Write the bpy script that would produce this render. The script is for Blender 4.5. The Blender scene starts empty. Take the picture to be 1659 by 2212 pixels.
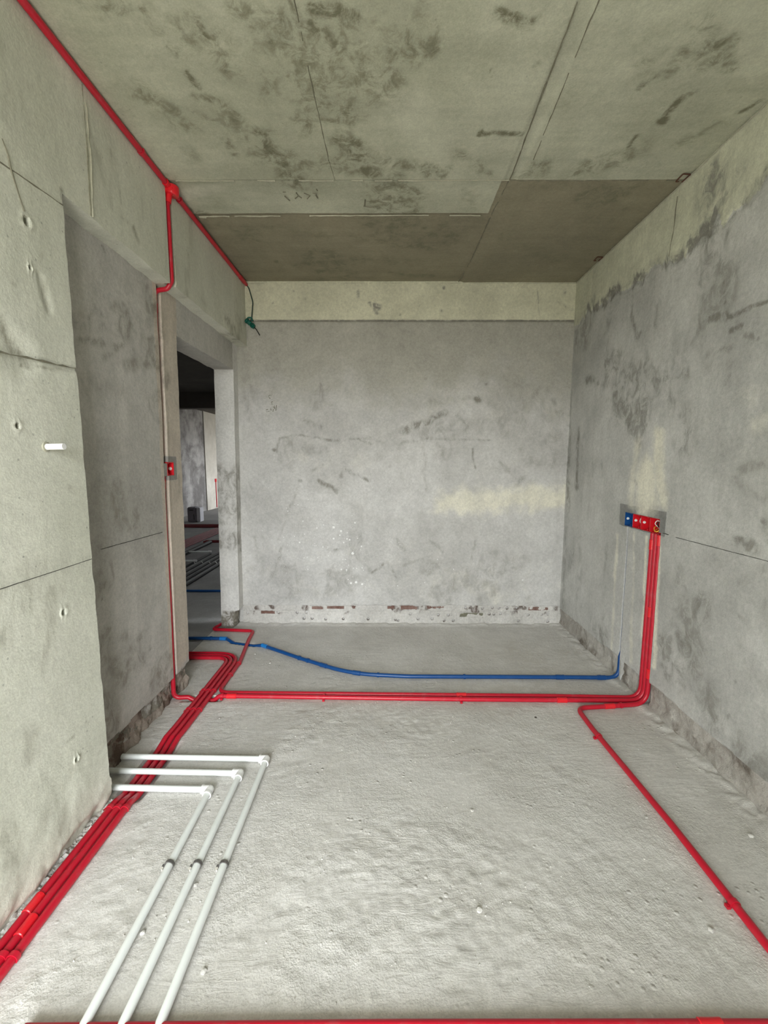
import bpy, bmesh, math, random
import numpy as np
from mathutils import Vector, Matrix

# ------------------------------------------------------------------ camera, sky, exposure
scene = bpy.context.scene
col = scene.collection
CAM_Z, PITCH, YAW, ROLL, FOCAL_PX = 1.421, .1182, -.0044, .0013, 913.96
cam_data = bpy.data.cameras.new('camera')
cam = bpy.data.objects.new('camera', cam_data)
col.objects.link(cam)
cam_data.sensor_fit = 'HORIZONTAL'
cam_data.sensor_width = 36.0
cam_data.lens = 36.0 * FOCAL_PX / 1659.0
cam_data.clip_start = .02
def _yaw(v):
    c, s = math.cos(YAW), math.sin(YAW)
    return Vector((v[0]*c + v[1]*s, -v[0]*s + v[1]*c, v[2]))
_r0, _u0 = Vector((1, 0, 0)), Vector((0, math.sin(PITCH), math.cos(PITCH)))
_fw = _yaw(Vector((0, math.cos(PITCH), -math.sin(PITCH))))
_rt = _yaw(_r0*math.cos(ROLL) + _u0*math.sin(ROLL))
_up = _yaw(_u0*math.cos(ROLL) - _r0*math.sin(ROLL))
cam.matrix_world = Matrix(((_rt.x, _up.x, -_fw.x, 0), (_rt.y, _up.y, -_fw.y, 0), (_rt.z, _up.z, -_fw.z, CAM_Z), (0, 0, 0, 1)))
scene.camera = cam

scene.view_settings.view_transform = 'Standard'
scene.view_settings.look = 'None'
scene.view_settings.gamma = 1
scene.view_settings.use_curve_mapping = False
scene.view_settings.exposure = 2.35

world = bpy.data.worlds.new('overcast_sky')
scene.world = world
world.use_nodes = True
wn = world.node_tree
_tc = wn.nodes.new('ShaderNodeTexCoord'); _sp = wn.nodes.new('ShaderNodeSeparateXYZ'); _cr = wn.nodes.new('ShaderNodeValToRGB')
_mr = wn.nodes.new('ShaderNodeMapRange')
wn.links.new(_tc.outputs['Generated'], _sp.inputs[0]); wn.links.new(_sp.outputs['Z'], _mr.inputs[0])
_mr.inputs[1].default_value = -1; _mr.inputs[2].default_value = 1
wn.links.new(_mr.outputs[0], _cr.inputs[0])
_e = _cr.color_ramp.elements
_e[0].position = .46; _e[0].color = (.30, .29, .25, 1)        # streets and trees below the horizon
_e[1].position = .54; _e[1].color = (.95, .98, 1.0, 1)        # bright overcast sky
_z = _cr.color_ramp.elements.new(1.0); _z.color = (.55, .58, .60, 1)      # duller towards the zenith
wn.links.new(_cr.outputs[0], wn.nodes['Background'].inputs['Color'])
wn.nodes['Background'].inputs['Strength'].default_value = 5.0

def portal(name, loc, rot, sx, sy):
    l = bpy.data.lights.new(name, 'AREA')
    l.shape = 'RECTANGLE'; l.size = sx; l.size_y = sy
    l.cycles.is_portal = True
    o = bpy.data.objects.new(name, l)
    o.location = loc; o.rotation_euler = rot
    col.objects.link(o)
# the balcony opening behind the camera and the window of the far living room let the sky in
WIN = dict(x0=-1.10, x1=.08, z0=0.0, z1=2.55, y=-.80)
portal('balcony_daylight', ((WIN['x0']+WIN['x1'])/2, WIN['y'], (WIN['z0']+WIN['z1'])/2), (math.radians(90), 0, 0), WIN['x1']-WIN['x0'], WIN['z1']-WIN['z0'])
portal('living_room_daylight', (-1.22, 13.25, 1.5), (math.radians(90), 0, math.radians(90)), 1.3, 1.8)

# ------------------------------------------------------------------ measured marks and stains (metres, in the plane of each surface)
CEILING_STAINS = [(-0.214, 1.524, -0.115, 1.567, 0.032, 0.6), (-0.237, 1.574, -0.192, 1.637, 0.021, 0.55), (-0.289, 1.497, -0.277, 1.582, 0.02, 0.45), (0.336, 1.547, 0.46, 1.562, 0.024, 0.6), (-0.62, 1.558, -0.616, 1.619, 0.016, 0.65), (-0.774, 1.522, -0.753, 1.58, 0.022, 0.45), (-0.763, 1.643, -0.735, 1.668, 0.014, 0.5), (-0.74, 1.73, -0.727, 1.798, 0.013, 0.65), (-0.741, 1.828, -0.665, 1.94, 0.029, 0.45), (-0.972, 1.807, -0.861, 1.988, 0.064, 0.38), (-0.675, 1.916, -0.58, 2.183, 0.079, 0.38), (-0.58, 2.04, -0.462, 2.349, 0.087, 0.5), (-0.196, 2.068, -0.08, 2.28, 0.079, 0.5), (-0.011, 2.184, 0.291, 2.309, 0.053, 0.4), (0.313, 2.155, 0.493, 2.282, 0.042, 0.35), (-0.101, 1.714, 0.027, 1.831, 0.018, 0.35), (0.05, 1.729, 0.05, 1.729, 0.009, 0.75), (0.109, 1.654, 0.11, 1.711, 0.005, 0.55), (0.419, 2.032, 0.419, 2.032, 0.019, 0.8), (0.436, 2.038, 0.6, 2.043, 0.014, 0.55), (0.967, 1.813, 0.973, 1.783, 0.017, 0.55), (1.16, 1.969, 1.188, 1.844, 0.024, 0.6), (1.268, 1.736, 1.268, 1.736, 0.014, 0.8), (1.112, 2.105, 1.103, 2.045, 0.013, 0.6), (1.451, 1.922, 1.478, 1.867, 0.017, 0.5), (1.033, 2.218, 1.178, 2.128, 0.077, 0.33), (0.928, 2.283, 1.091, 2.202, 0.08, 0.38), (0.684, 1.897, 0.747, 1.792, 0.057, 0.25), (1.329, 2.072, 1.432, 1.994, 0.06, 0.3), (0.534, 1.734, 0.565, 1.681, 0.018, 0.3), (-0.398, 1.661, -0.398, 1.661, 0.008, 0.5), (-0.363, 1.76, -0.363, 1.76, 0.007, 0.6), (0.214, 1.633, 0.214, 1.633, 0.01, 0.4), (0.382, 1.734, 0.391, 1.771, 0.005, 0.4), (-0.956, 1.55, -0.87, 1.558, 0.016, 0.3), (-0.733, 2.067, -0.723, 2.152, 0.03, 0.4), (-0.568, 2.067, -0.499, 2.123, 0.025, 0.5), (-0.004, 2.379, -0.004, 2.463, 0.031, 0.42), (-0.004, 2.546, -0.004, 2.546, 0.021, 0.5), (0.231, 2.817, 0.231, 2.817, 0.021, 0.6), (-0.79, 3.267, -0.79, 3.267, 0.027, 0.5), (0.056, 3.461, 0.346, 3.502, 0.03, 0.4), (1.182, 2.732, 1.35, 2.684, 0.084, 0.2), (0.831, 2.389, 1.348, 2.371, 0.039, 0.3), (-0.78, 1.939, -0.713, 1.964, 0.032, 0.3), (-0.946, 2.122, -0.923, 2.213, 0.043, 0.3), (0.412, 2.464, 0.599, 2.73, 0.04, 0.25), (-1.12, 2.777, -0.397, 2.886, 0.06, 0.3), (-0.443, 3.197, 0.221, 3.268, 0.095, 0.3), (0.799, 2.945, 1.201, 3.199, 0.093, 0.25)]
BACK_STAINS = [(-0.129, 2.532, 1.0, 2.459, 0.111, 0.15), (-1.051, 1.981, 0.637, 1.907, 0.083, 0.16), (0.636, 1.945, 1.482, 1.871, 0.083, 0.16), (-0.541, 1.952, -0.519, 2.093, 0.023, 0.35), (-0.553, 1.907, -0.553, 1.907, 0.019, 0.55), (0.14, 1.673, 0.486, 1.813, 0.038, 0.5), (0.369, 1.907, 0.751, 1.964, 0.038, 0.3), (0.751, 1.941, 0.751, 1.941, 0.03, 0.9), (0.867, 1.908, 1.042, 1.833, 0.046, 0.25), (-0.888, 1.622, -0.713, 1.641, 0.012, 0.4), (-0.713, 1.641, -0.442, 1.596, 0.012, 0.45), (-0.442, 1.596, -0.131, 1.623, 0.012, 0.45), (-0.888, 1.622, -0.922, 1.507, 0.015, 0.4), (0.334, 1.612, 0.877, 1.597, 0.012, 0.4), (-0.938, 1.518, -0.938, 1.518, 0.019, 0.55), (-0.721, 1.262, -0.721, 1.262, 0.02, 0.6), (-0.742, 1.215, -0.846, 0.977, 0.016, 0.33), (-0.846, 0.977, -0.932, 0.756, 0.016, 0.3), (-0.564, 1.262, -0.427, 1.168, 0.02, 0.55), (-0.379, 1.294, -0.347, 1.372, 0.02, 0.4), (-0.347, 1.372, -0.152, 1.255, 0.02, 0.45), (0.102, 1.469, 0.143, 1.177, 0.031, 0.2), (0.315, 1.566, 0.34, 1.177, 0.019, 0.25), (-0.053, 1.469, 0.025, 1.372, 0.031, 0.25), (-1.131, 0.775, -1.111, 0.653, 0.02, 0.35), (-1.09, 0.796, -1.044, 0.755, 0.016, 0.3), (-0.902, 0.674, -0.982, 0.428, 0.016, 0.33), (-0.454, 0.655, -0.325, 0.704, 0.024, 0.38), (-0.254, 0.594, -0.134, 0.484, 0.024, 0.28), (-0.114, 0.471, 0.007, 0.554, 0.016, 0.42), (0.007, 0.554, 0.088, 0.431, 0.016, 0.42), (0.148, 0.525, 0.427, 0.616, 0.02, 0.3), (0.086, 0.746, 0.147, 0.677, 0.024, 0.35), (0.385, 0.738, 0.487, 0.649, 0.02, 0.32), (0.724, 1.528, 0.751, 1.366, 0.012, 0.45), (0.763, 0.759, 0.748, 0.576, 0.016, 0.33), (0.98, 1.412, 1.082, 1.296, 0.027, 0.3), (1.384, 1.908, 1.494, 1.776, 0.038, 0.42), (1.429, 1.776, 1.487, 0.205, 0.038, 0.2), (1.103, 1.237, 1.16, 1.296, 0.031, 0.35), (-0.641, 1.352, -0.523, 1.391, 0.016, 0.3), (0.328, 2.105, 0.328, 2.105, 0.015, 0.6), (0.824, 2.057, 0.824, 2.057, 0.015, 0.5), (-0.899, 0.498, -0.537, 0.45, 0.016, 0.25), (-0.936, 0.613, -0.936, 0.613, 0.016, 0.3), (1.095, 0.404, 1.098, 0.33, 0.012, 0.3), (0.102, 1.566, 0.257, 1.585, 0.023, 0.35), (-0.209, 1.604, -0.131, 1.565, 0.019, 0.4), (-0.533, 0.695, -0.414, 0.635, 0.032, 0.25), (0.755, 1.795, 0.759, 1.643, 0.027, 0.25), (0.324, 2.423, 0.475, 2.405, 0.052, 0.2), (-0.672, 1.756, -0.557, 1.699, 0.027, 0.35), (-1.154, 1.254, -1.136, 1.195, 0.02, 0.3), (-0.751, 2.781, -0.751, 2.781, 0.011, 0.5), (-0.651, 2.728, -0.651, 2.728, 0.011, 0.5), (-0.566, 2.693, -0.566, 2.693, 0.015, 0.45), (-0.914, 2.693, -0.914, 2.693, 0.011, 0.5), (-0.091, 2.675, -0.054, 2.657, 0.022, 0.75), (-0.128, 2.692, -0.072, 2.621, 0.018, 0.55), (-0.221, 2.781, -0.222, 2.746, 0.018, 0.5), (0.467, 2.816, 0.467, 2.816, 0.014, 0.6), (0.264, 2.675, 0.264, 2.675, 0.011, 0.55), (0.115, 2.603, 0.115, 2.603, 0.015, 0.5), (0.445, 2.632, 0.445, 2.632, 0.015, 0.55), (0.691, 2.781, 0.916, 2.745, 0.029, 0.2), (0.17, 2.781, 0.021, 2.746, 0.029, 0.2), (1.436, 2.763, 1.436, 2.763, 0.022, 0.5), (1.365, 2.692, 1.498, 2.639, 0.018, 0.35), (1.21, 2.816, 1.242, 2.603, 0.007, 0.4)]
BACK_PALE = [(0.538, 1.079, 1.52, 1.12, 0.127, 0.8), (-0.718, 1.41, -0.209, 1.45, 0.117, 0.2), (0.43, 0.452, 1.08, 0.246, 0.122, 0.25)]
RIGHT_STAINS = [(2.77, 2.442, 2.756, 2.328, 0.021, 0.35), (2.756, 2.328, 2.69, 2.15, 0.025, 0.5), (2.69, 2.15, 2.663, 2.196, 0.02, 0.4), (2.509, 2.296, 2.52, 2.187, 0.025, 0.45), (2.363, 2.057, 2.328, 2.129, 0.013, 0.32), (2.033, 2.23, 2.007, 2.105, 0.005, 0.6), (2.09, 2.088, 1.998, 2.066, 0.018, 0.8), (1.992, 2.06, 1.87, 2.062, 0.012, 0.75), (1.871, 2.07, 1.792, 2.06, 0.009, 0.75), (1.959, 2.003, 1.906, 2.006, 0.014, 0.7), (1.876, 1.956, 1.822, 1.922, 0.016, 0.55), (2.147, 2.195, 2.147, 2.195, 0.014, 0.4), (3.304, 2.057, 3.155, 1.996, 0.044, 0.5), (2.479, 1.886, 2.234, 1.867, 0.041, 0.4), (2.365, 1.767, 2.158, 1.646, 0.057, 0.32), (2.099, 1.922, 1.975, 1.922, 0.026, 0.4), (2.106, 1.859, 1.966, 1.85, 0.037, 0.3), (1.956, 1.768, 1.947, 1.796, 0.014, 0.45), (3.008, 1.854, 2.944, 1.82, 0.028, 0.3), (3.62, 1.987, 3.538, 1.027, 0.052, 0.42), (3.411, 1.669, 3.406, 1.229, 0.035, 0.5), (3.311, 1.626, 3.32, 1.45, 0.028, 0.3), (3.153, 1.414, 3.133, 1.313, 0.016, 0.4), (3.018, 1.415, 2.993, 1.318, 0.015, 0.3), (3.538, 1.027, 3.533, 0.143, 0.045, 0.3), (2.594, 1.746, 2.519, 1.684, 0.03, 0.3), (2.314, 1.65, 2.133, 1.576, 0.055, 0.25), (1.823, 1.087, 1.704, 1.052, 0.031, 0.5), (1.698, 1.177, 1.671, 1.106, 0.027, 0.5), (1.777, 0.904, 1.686, 0.989, 0.03, 0.35), (1.662, 0.88, 1.62, 0.685, 0.028, 0.35), (1.76, 0.766, 1.709, 0.725, 0.013, 0.45), (1.798, 0.241, 1.798, 0.241, 0.013, 0.5), (1.748, 0.467, 1.748, 0.467, 0.012, 0.4), (1.744, 0.628, 1.602, 0.538, 0.044, 0.25), (3.256, 0.731, 3.25, 0.36, 0.045, 0.25), (2.885, 0.843, 2.879, 0.279, 0.032, 0.3), (1.837, 1.398, 1.708, 1.418, 0.026, 0.35), (1.856, 1.358, 1.709, 1.27, 0.031, 0.3), (2.637, 1.316, 2.585, 1.29, 0.019, 0.4), (1.977, 1.502, 1.724, 1.547, 0.024, 0.2), (2.023, 1.417, 1.849, 1.497, 0.015, 0.25), (2.323, 0.771, 2.269, 0.655, 0.027, 0.2)]
RIGHT_PALE = [(2.618, 1.556, 2.633, 1.158, 0.049, 0.55), (2.421, 1.572, 2.335, 1.201, 0.053, 0.75), (2.502, 1.362, 2.479, 1.173, 0.104, 0.85), (2.564, 0.994, 2.514, 0.184, 0.019, 0.45), (2.76, 0.93, 2.731, 0.176, 0.021, 0.5), (2.336, 1.006, 2.287, 0.269, 0.02, 0.8), (2.443, 0.987, 2.408, 0.179, 0.014, 0.7), (1.766, 1.569, 1.73, 1.602, 0.05, 0.4), (1.873, 1.695, 1.741, 1.694, 0.048, 0.25), (1.943, 1.439, 1.843, 1.448, 0.038, 0.25)]
COLUMN_STAINS = [(1.301, 1.836, 1.338, 1.754, 0.024, 0.55), (1.341, 1.782, 1.385, 1.723, 0.016, 0.45), (1.458, 2.316, 1.464, 2.244, 0.009, 0.35), (1.478, 1.966, 1.495, 2.032, 0.009, 0.4), (1.475, 2.11, 1.5, 1.989, 0.015, 0.3), (1.605, 2.308, 1.601, 2.366, 0.013, 0.4), (1.367, 1.719, 1.566, 1.746, 0.005, 0.5), (1.518, 1.333, 1.539, 1.315, 0.02, 0.3), (1.497, 0.437, 1.507, 0.421, 0.009, 0.5), (1.402, 0.428, 1.435, 0.423, 0.008, 0.4), (1.431, 2.041, 1.431, 2.041, 0.009, 0.4), (1.362, 1.957, 1.362, 1.957, 0.013, 0.35), (1.329, 1.53, 1.329, 1.53, 0.013, 0.35), (1.908, 2.689, 1.881, 2.461, 0.015, 0.36), (1.946, 2.624, 1.956, 2.521, 0.009, 0.45), (2.044, 2.463, 2.076, 2.43, 0.019, 0.5), (1.949, 2.461, 1.992, 2.465, 0.012, 0.4), (2.12, 2.653, 2.12, 2.552, 0.014, 0.3), (1.772, 2.807, 1.765, 2.643, 0.013, 0.35), (2.355, 2.7, 2.31, 2.387, 0.012, 0.3), (3.142, 2.424, 3.296, 2.407, 0.039, 0.5), (3.243, 2.359, 3.443, 2.354, 0.055, 0.4), (2.706, 2.419, 2.804, 2.4, 0.025, 0.3), (1.489, 2.612, 1.583, 2.617, 0.016, 0.2), (1.409, 2.498, 1.432, 2.49, 0.005, 0.4)]
LEFT_STAINS = [(1.762, 1.895, 1.892, 1.939, 0.023, 0.4), (1.755, 1.946, 1.812, 1.981, 0.023, 0.3), (1.885, 1.88, 2.038, 1.959, 0.026, 0.35), (2.063, 1.87, 2.312, 1.948, 0.036, 0.35), (1.77, 1.733, 2.015, 1.756, 0.057, 0.25), (1.861, 1.414, 1.869, 1.209, 0.026, 0.25), (1.933, 2.342, 1.943, 2.328, 0.008, 0.6), (1.858, 0.98, 1.878, 0.867, 0.011, 0.35), (1.793, 0.829, 1.793, 0.829, 0.008, 0.5), (1.828, 0.861, 1.828, 0.861, 0.008, 0.4), (2.138, 0.438, 2.138, 0.438, 0.011, 0.5), (2.203, 2.102, 2.337, 2.167, 0.047, 0.2), (2.565, 1.245, 2.612, 1.126, 0.026, 0.3), (2.518, 1.33, 2.525, 1.247, 0.017, 0.3), (2.536, 2.205, 2.54, 2.052, 0.025, 0.2)]
SPLATTER = [(-0.448, 0.861, 0.0089), (-0.386, 0.829, 0.0071), (-0.449, 0.764, 0.0071), (-0.396, 0.793, 0.0054), (-0.334, 0.76, 0.0054), (-0.312, 0.753, 0.0054), (-0.287, 0.634, 0.0089), (-0.364, 0.73, 0.0054), (-0.258, 0.377, 0.0089), (-0.303, 0.369, 0.0071), (-0.207, 0.36, 0.0071), (-0.211, 0.695, 0.0054), (-0.592, 0.855, 0.0054), (-0.711, 0.914, 0.0036), (-0.7, 0.801, 0.0036), (-0.744, 0.729, 0.0054), (-0.88, 0.774, 0.0036), (-0.536, 0.882, 0.0036), (-0.663, 1.101, 0.0036), (-0.751, 1.055, 0.0036), (-0.839, 1.001, 0.0036), (-0.589, 0.595, 0.0036), (-0.708, 0.592, 0.0036), (-0.682, 0.598, 0.0036), (-0.5, 0.689, 0.0036), (-0.543, 0.689, 0.0036), (-0.371, 0.579, 0.0036), (-0.351, 0.58, 0.0036), (-0.386, 0.491, 0.0054), (-0.341, 0.487, 0.0054), (-0.323, 0.529, 0.0036), (-0.282, 0.502, 0.0036), (-0.253, 0.5, 0.0036), (-0.205, 0.506, 0.0036), (-0.677, 0.492, 0.0036), (-0.85, 0.707, 0.0036), (-0.787, 0.783, 0.0036), (-0.265, 0.901, 0.0054), (-0.243, 0.766, 0.0036), (-0.333, 0.814, 0.0036), (-0.496, 0.611, 0.0036), (-0.147, 0.181, 0.0054), (-0.266, 0.187, 0.0036), (-0.192, 0.484, 0.0027), (-0.328, 0.401, 0.0036), (0.338, 0.375, 0.0036), (0.448, 0.582, 0.0036), (0.104, 0.346, 0.0036), (1.191, 0.401, 0.0054), (0.588, 0.495, 0.0036)]
BRICKS = [(-0.653, -0.553, 0.126, 0.154), (-0.519, -0.365, 0.131, 0.161), (-0.356, -0.266, 0.131, 0.159), (0.013, 0.078, 0.132, 0.16), (0.132, 0.279, 0.129, 0.165), (0.352, 0.447, 0.133, 0.167), (0.447, 0.514, 0.141, 0.167), (1.259, 1.372, 0.122, 0.156), (1.374, 1.43, 0.124, 0.152), (0.65, 0.859, 0.061, 0.099), (-1.105, -0.979, 0.085, 0.113)]
PITS = [(-1.22, 0.093), (-0.951, 0.098), (-0.782, 0.098), (-0.701, 0.1), (-0.722, 0.045), (-0.651, 0.045), (-0.53, 0.039), (-0.374, 0.042), (-0.155, 0.042), (0.085, 0.037), (0.11, 0.029), (0.286, 0.044), (0.464, 0.08), (0.554, 0.078), (0.516, 0.028), (0.597, 0.029), (0.705, 0.144), (0.852, 0.141), (0.94, 0.145), (0.997, 0.143), (1.068, 0.143), (1.154, 0.144), (0.913, 0.089), (0.955, 0.089), (1.014, 0.09), (1.375, 0.087), (1.171, 0.03), (1.432, 0.021), (0.411, 0.044), (-0.576, 0.14), (0.218, 0.087), (1.257, 0.082), (1.433, 0.087), (0.399, 0.153), (0.476, 0.149)]
CEILING_MARKS = [[(-0.553, 2.443), (-0.537, 2.44)], [(-0.554, 2.474), (-0.533, 2.517)], [(-0.485, 2.444), (-0.476, 2.475), (-0.499, 2.499)], [(-0.476, 2.475), (-0.464, 2.494)], [(-0.442, 2.45), (-0.417, 2.455), (-0.413, 2.475), (-0.422, 2.501), (-0.436, 2.504)], [(-0.396, 2.453), (-0.371, 2.455)], [(-0.382, 2.463), (-0.377, 2.496)], [(-0.372, 2.417), (-0.367, 2.432)], [(-0.129, 2.567), (-0.087, 2.581), (-0.033, 2.578)], [(-0.025, 2.511), (0.027, 2.511)], [(-0.116, 2.505), (-0.121, 2.567)]]
WALL_MARKS = [[(-0.953, 1.913), (-0.939, 1.914)], [(-0.951, 1.909), (-0.946, 1.891)], [(-0.909, 1.887), (-0.917, 1.842)], [(-0.937, 1.875), (-0.925, 1.856)], [(-0.925, 1.882), (-0.925, 1.856)], [(-0.937, 1.855), (-0.942, 1.833)], [(-0.959, 1.86), (-0.957, 1.844)], [(-0.998, 1.847), (-0.981, 1.854)], [(-0.998, 1.831), (-0.987, 1.838), (-0.984, 1.829), (-0.971, 1.837)], [(-0.974, 1.958), (-0.963, 1.97), (-0.952, 1.965)], [(-0.973, 1.952), (-0.96, 1.938)]]
PEBBLES = [(0.357, 1.584), (0.3, 1.193), (-0.97, 2.994), (-0.822, 2.856), (1.398, 1.468), (0.998, 1.14), (1.052, 1.553), (-0.736, 1.122), (-0.641, 1.268), (-0.509, 1.024), (0.842, 2.225), (0.745, 1.127)]

# ------------------------------------------------------------------ numbers of the room
XL, XR, YB, H = -1.139, 1.526, 3.592, 2.85       # column/beam face on the left, right wall, back wall, ceiling
YP = 1.602                                       # far edge of the concrete column
ZB = 2.355                                       # underside of the left beam
def XW(z): return -1.255 + .035*z/2.355          # plaster wall behind the column (a little out of plumb)
D0, D1, DZ = 2.565, 3.490, 2.150                 # doorway
WT = .155                                        # wall thickness at the doorway
rng = random.Random(7)

# ------------------------------------------------------------------ helpers: names and tags
def tag(o, label=None, cat=None, group=None, kind=None):
    if label: o['label'] = label
    if cat: o['category'] = cat
    if group: o['group'] = group
    if kind: o['kind'] = kind
    return o
def thing(name, label, cat, loc=(0, 0, 0), group=None):
    o = bpy.data.objects.new(name, None)
    o.empty_display_size = .05
    o.location = loc
    col.objects.link(o)
    return tag(o, label, cat, group)
def link(name, mesh, mat, parent=None):
    o = bpy.data.objects.new(name, mesh)
    if mat is not None and len(mesh.materials) == 0: mesh.materials.append(mat)
    col.objects.link(o)
    if parent is not None: o.parent = parent
    return o
def root_loc(parent):
    return Vector(parent.location) if parent is not None and parent.parent is None else (Vector(parent.parent.location) + Vector(parent.location) if parent is not None else Vector((0, 0, 0)))
def from_bm(name, bm, mat, parent=None, smooth=True):
    """world-space bmesh -> object under parent (mesh is stored relative to the parent)"""
    off = root_loc(parent)
    for v in bm.verts: v.co -= off
    bmesh.ops.recalc_face_normals(bm, faces=bm.faces)
    me = bpy.data.meshes.new(name)
    bm.to_mesh(me); bm.free()
    if smooth:
        me.polygons.foreach_set('use_smooth', [True]*len(me.polygons))
        if hasattr(me, 'set_sharp_from_angle'): me.set_sharp_from_angle(angle=math.radians(40))
    return link(name, me, mat, parent)

# ------------------------------------------------------------------ helpers: noise for relief
def _hash(ix, iy, seed):
    n = (ix.astype(np.int64)*374761393 + iy.astype(np.int64)*668265263 + seed*974634777) & 0x7fffffff
    n = ((n ^ (n >> 13))*1274126177) & 0x7fffffff
    n = (n ^ (n >> 16)) & 0xffff
    return n/65535.0
def vnoise(x, y, seed=0):
    ix, iy = np.floor(x), np.floor(y)
    fx, fy = x-ix, y-iy
    fx = fx*fx*fx*(fx*(fx*6-15)+10); fy = fy*fy*fy*(fy*(fy*6-15)+10)
    a, b = _hash(ix, iy, seed), _hash(ix+1, iy, seed)
    c, d = _hash(ix, iy+1, seed), _hash(ix+1, iy+1, seed)
    return (a+(b-a)*fx)*(1-fy) + (c+(d-c)*fx)*fy - .5
def fbm(x, y, scale, seed=0, octaves=4, gain=.5):
    r = np.zeros(np.broadcast(x, y).shape); a = 1.0
    for k in range(octaves):
        r += a*vnoise(x*scale+17.3*k, y*scale-9.1*k, seed+k*13)
        scale *= 2.03; a *= gain
    return r
def sstep(a, b, x):
    t = np.clip((x-a)/(b-a), 0, 1)
    return t*t*(3-2*t)
def paint(U, V, strokes, seed=3, warp=.035):
    """sum of soft capsule strokes, edges broken by noise"""
    r = np.zeros(U.shape)
    wu = U + warp*fbm(U, V, 9, seed, 3); wv = V + warp*fbm(U, V, 9, seed+50, 3)
    for (a, b, c, d, rad, s) in strokes:
        rad = max(rad, .006)
        m = 1.8*rad + warp
        box = (U > min(a, c)-m) & (U < max(a, c)+m) & (V > min(b, d)-m) & (V < max(b, d)+m)
        if not box.any(): continue
        k = min(1, rad/.03)
        pu = U[box]*(1-k) + wu[box]*k; pv = V[box]*(1-k) + wv[box]*k
        dx, dy = c-a, d-b
        t = np.clip(((pu-a)*dx + (pv-b)*dy)/max(dx*dx+dy*dy, 1e-9), 0, 1)
        dist = np.hypot(pu-a-t*dx, pv-b-t*dy)
        r[box] = np.maximum(r[box], s*sstep(1.7*rad, .1*rad, dist))
    return r
def lines(a, b, step, *extra):
    """grid coordinates with extra lines where there are crisp edges"""
    v = list(np.linspace(a, b, max(2, int(round((b-a)/step))+1)))
    ex = sorted(e for e in extra if a <= e <= b)
    v = [x for x in v if all(abs(x-e) > step*.35 for e in ex) or x in (v[0], v[-1])] + ex
    return np.array(sorted(set(round(x, 5) for x in v)))

def relief(name, us, vs, put, height, mat, mask=None, depth=.04, attrs=None, flip=False, parent=None, border=True):
    """a surface built as a fine grid: put(U,V,Hgt)->xyz, real displacement, holes with reveals"""
    U, V = np.meshgrid(us, vs, indexing='ij')
    nu, nv = U.shape
    Hh = height(U, V) if callable(height) else np.full(U.shape, float(height))
    P = np.stack(put(U, V, Hh), -1).reshape(-1, 3)
    cu, cv = np.meshgrid((us[1:]+us[:-1])/2, (vs[1:]+vs[:-1])/2, indexing='ij')
    M = mask(cu, cv) if mask is not None else np.ones(cu.shape, bool)
    idx = np.arange(nu*nv).reshape(nu, nv)
    q = np.stack([idx[:-1, :-1], idx[1:, :-1], idx[1:, 1:], idx[:-1, 1:]], -1)
    faces = q[M]
    # side walls
    sides = []
    Mp = np.zeros((nu+1, nv+1), bool); Mp[1:nu, 1:nv] = M
    e1 = Mp[1:nu, :nv] != Mp[1:nu, 1:nv+1]         # edges along u at fixed v (nu-1, nv)
    e2 = Mp[:nu, 1:nv] != Mp[1:nu+1, 1:nv]         # edges along v at fixed u (nu, nv-1)
    for i, j in np.argwhere(e1):
        if not border and (j == 0 or j == nv-1): continue
        a, b = idx[i, j], idx[i+1, j]
        sides.append((a, b) if Mp[i+1, j] else (b, a))
    for i, j in np.argwhere(e2):
        if not border and (i == 0 or i == nu-1): continue
        a, b = idx[i, j], idx[i, j+1]
        sides.append((b, a) if Mp[i, j+1] else (a, b))
    flat = np.stack(put(U, V, np.full(U.shape, -depth)), -1).reshape(-1, 3)
    used = sorted(set(int(x) for s in sides for x in s))
    rem = {v: len(P)+k for k, v in enumerate(used)}
    if used: P = np.concatenate([P, flat[used]])
    sf = np.array([(b, a, rem[int(a)], rem[int(b)]) for a, b in sides], dtype=np.int64).reshape(-1, 4)
    faces = np.concatenate([faces, sf]) if len(sf) else faces
    if flip: faces = faces[:, ::-1]
    me = bpy.data.meshes.new(name)
    me.vertices.add(len(P)); me.vertices.foreach_set('co', P.astype(np.float32).ravel())
    nf = len(faces)
    me.loops.add(nf*4); me.loops.foreach_set('vertex_index', faces.astype(np.int32).ravel())
    me.polygons.add(nf); me.polygons.foreach_set('loop_start', np.arange(0, nf*4, 4, dtype=np.int32))
    me.polygons.foreach_set('use_smooth', np.ones(nf, bool))
    me.update(calc_edges=True)
    if hasattr(me, 'set_sharp_from_angle'): me.set_sharp_from_angle(angle=math.radians(50))
    for an, fn in (attrs or {}).items():
        val = fn(U, V).reshape(-1)
        if used: val = np.concatenate([val, val[used]])
        at = me.attributes.new(an, 'FLOAT', 'POINT')
        at.data.foreach_set('value', val.astype(np.float32))
    # drop loose vertices of holes
    bm = bmesh.new(); bm.from_mesh(me)
    loose = [v for v in bm.verts if not v.link_faces]
    if loose:
        bmesh.ops.delete(bm, geom=loose, context='VERTS'); bm.to_mesh(me)
    bm.free()
    return link(name, me, mat, parent)

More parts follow.
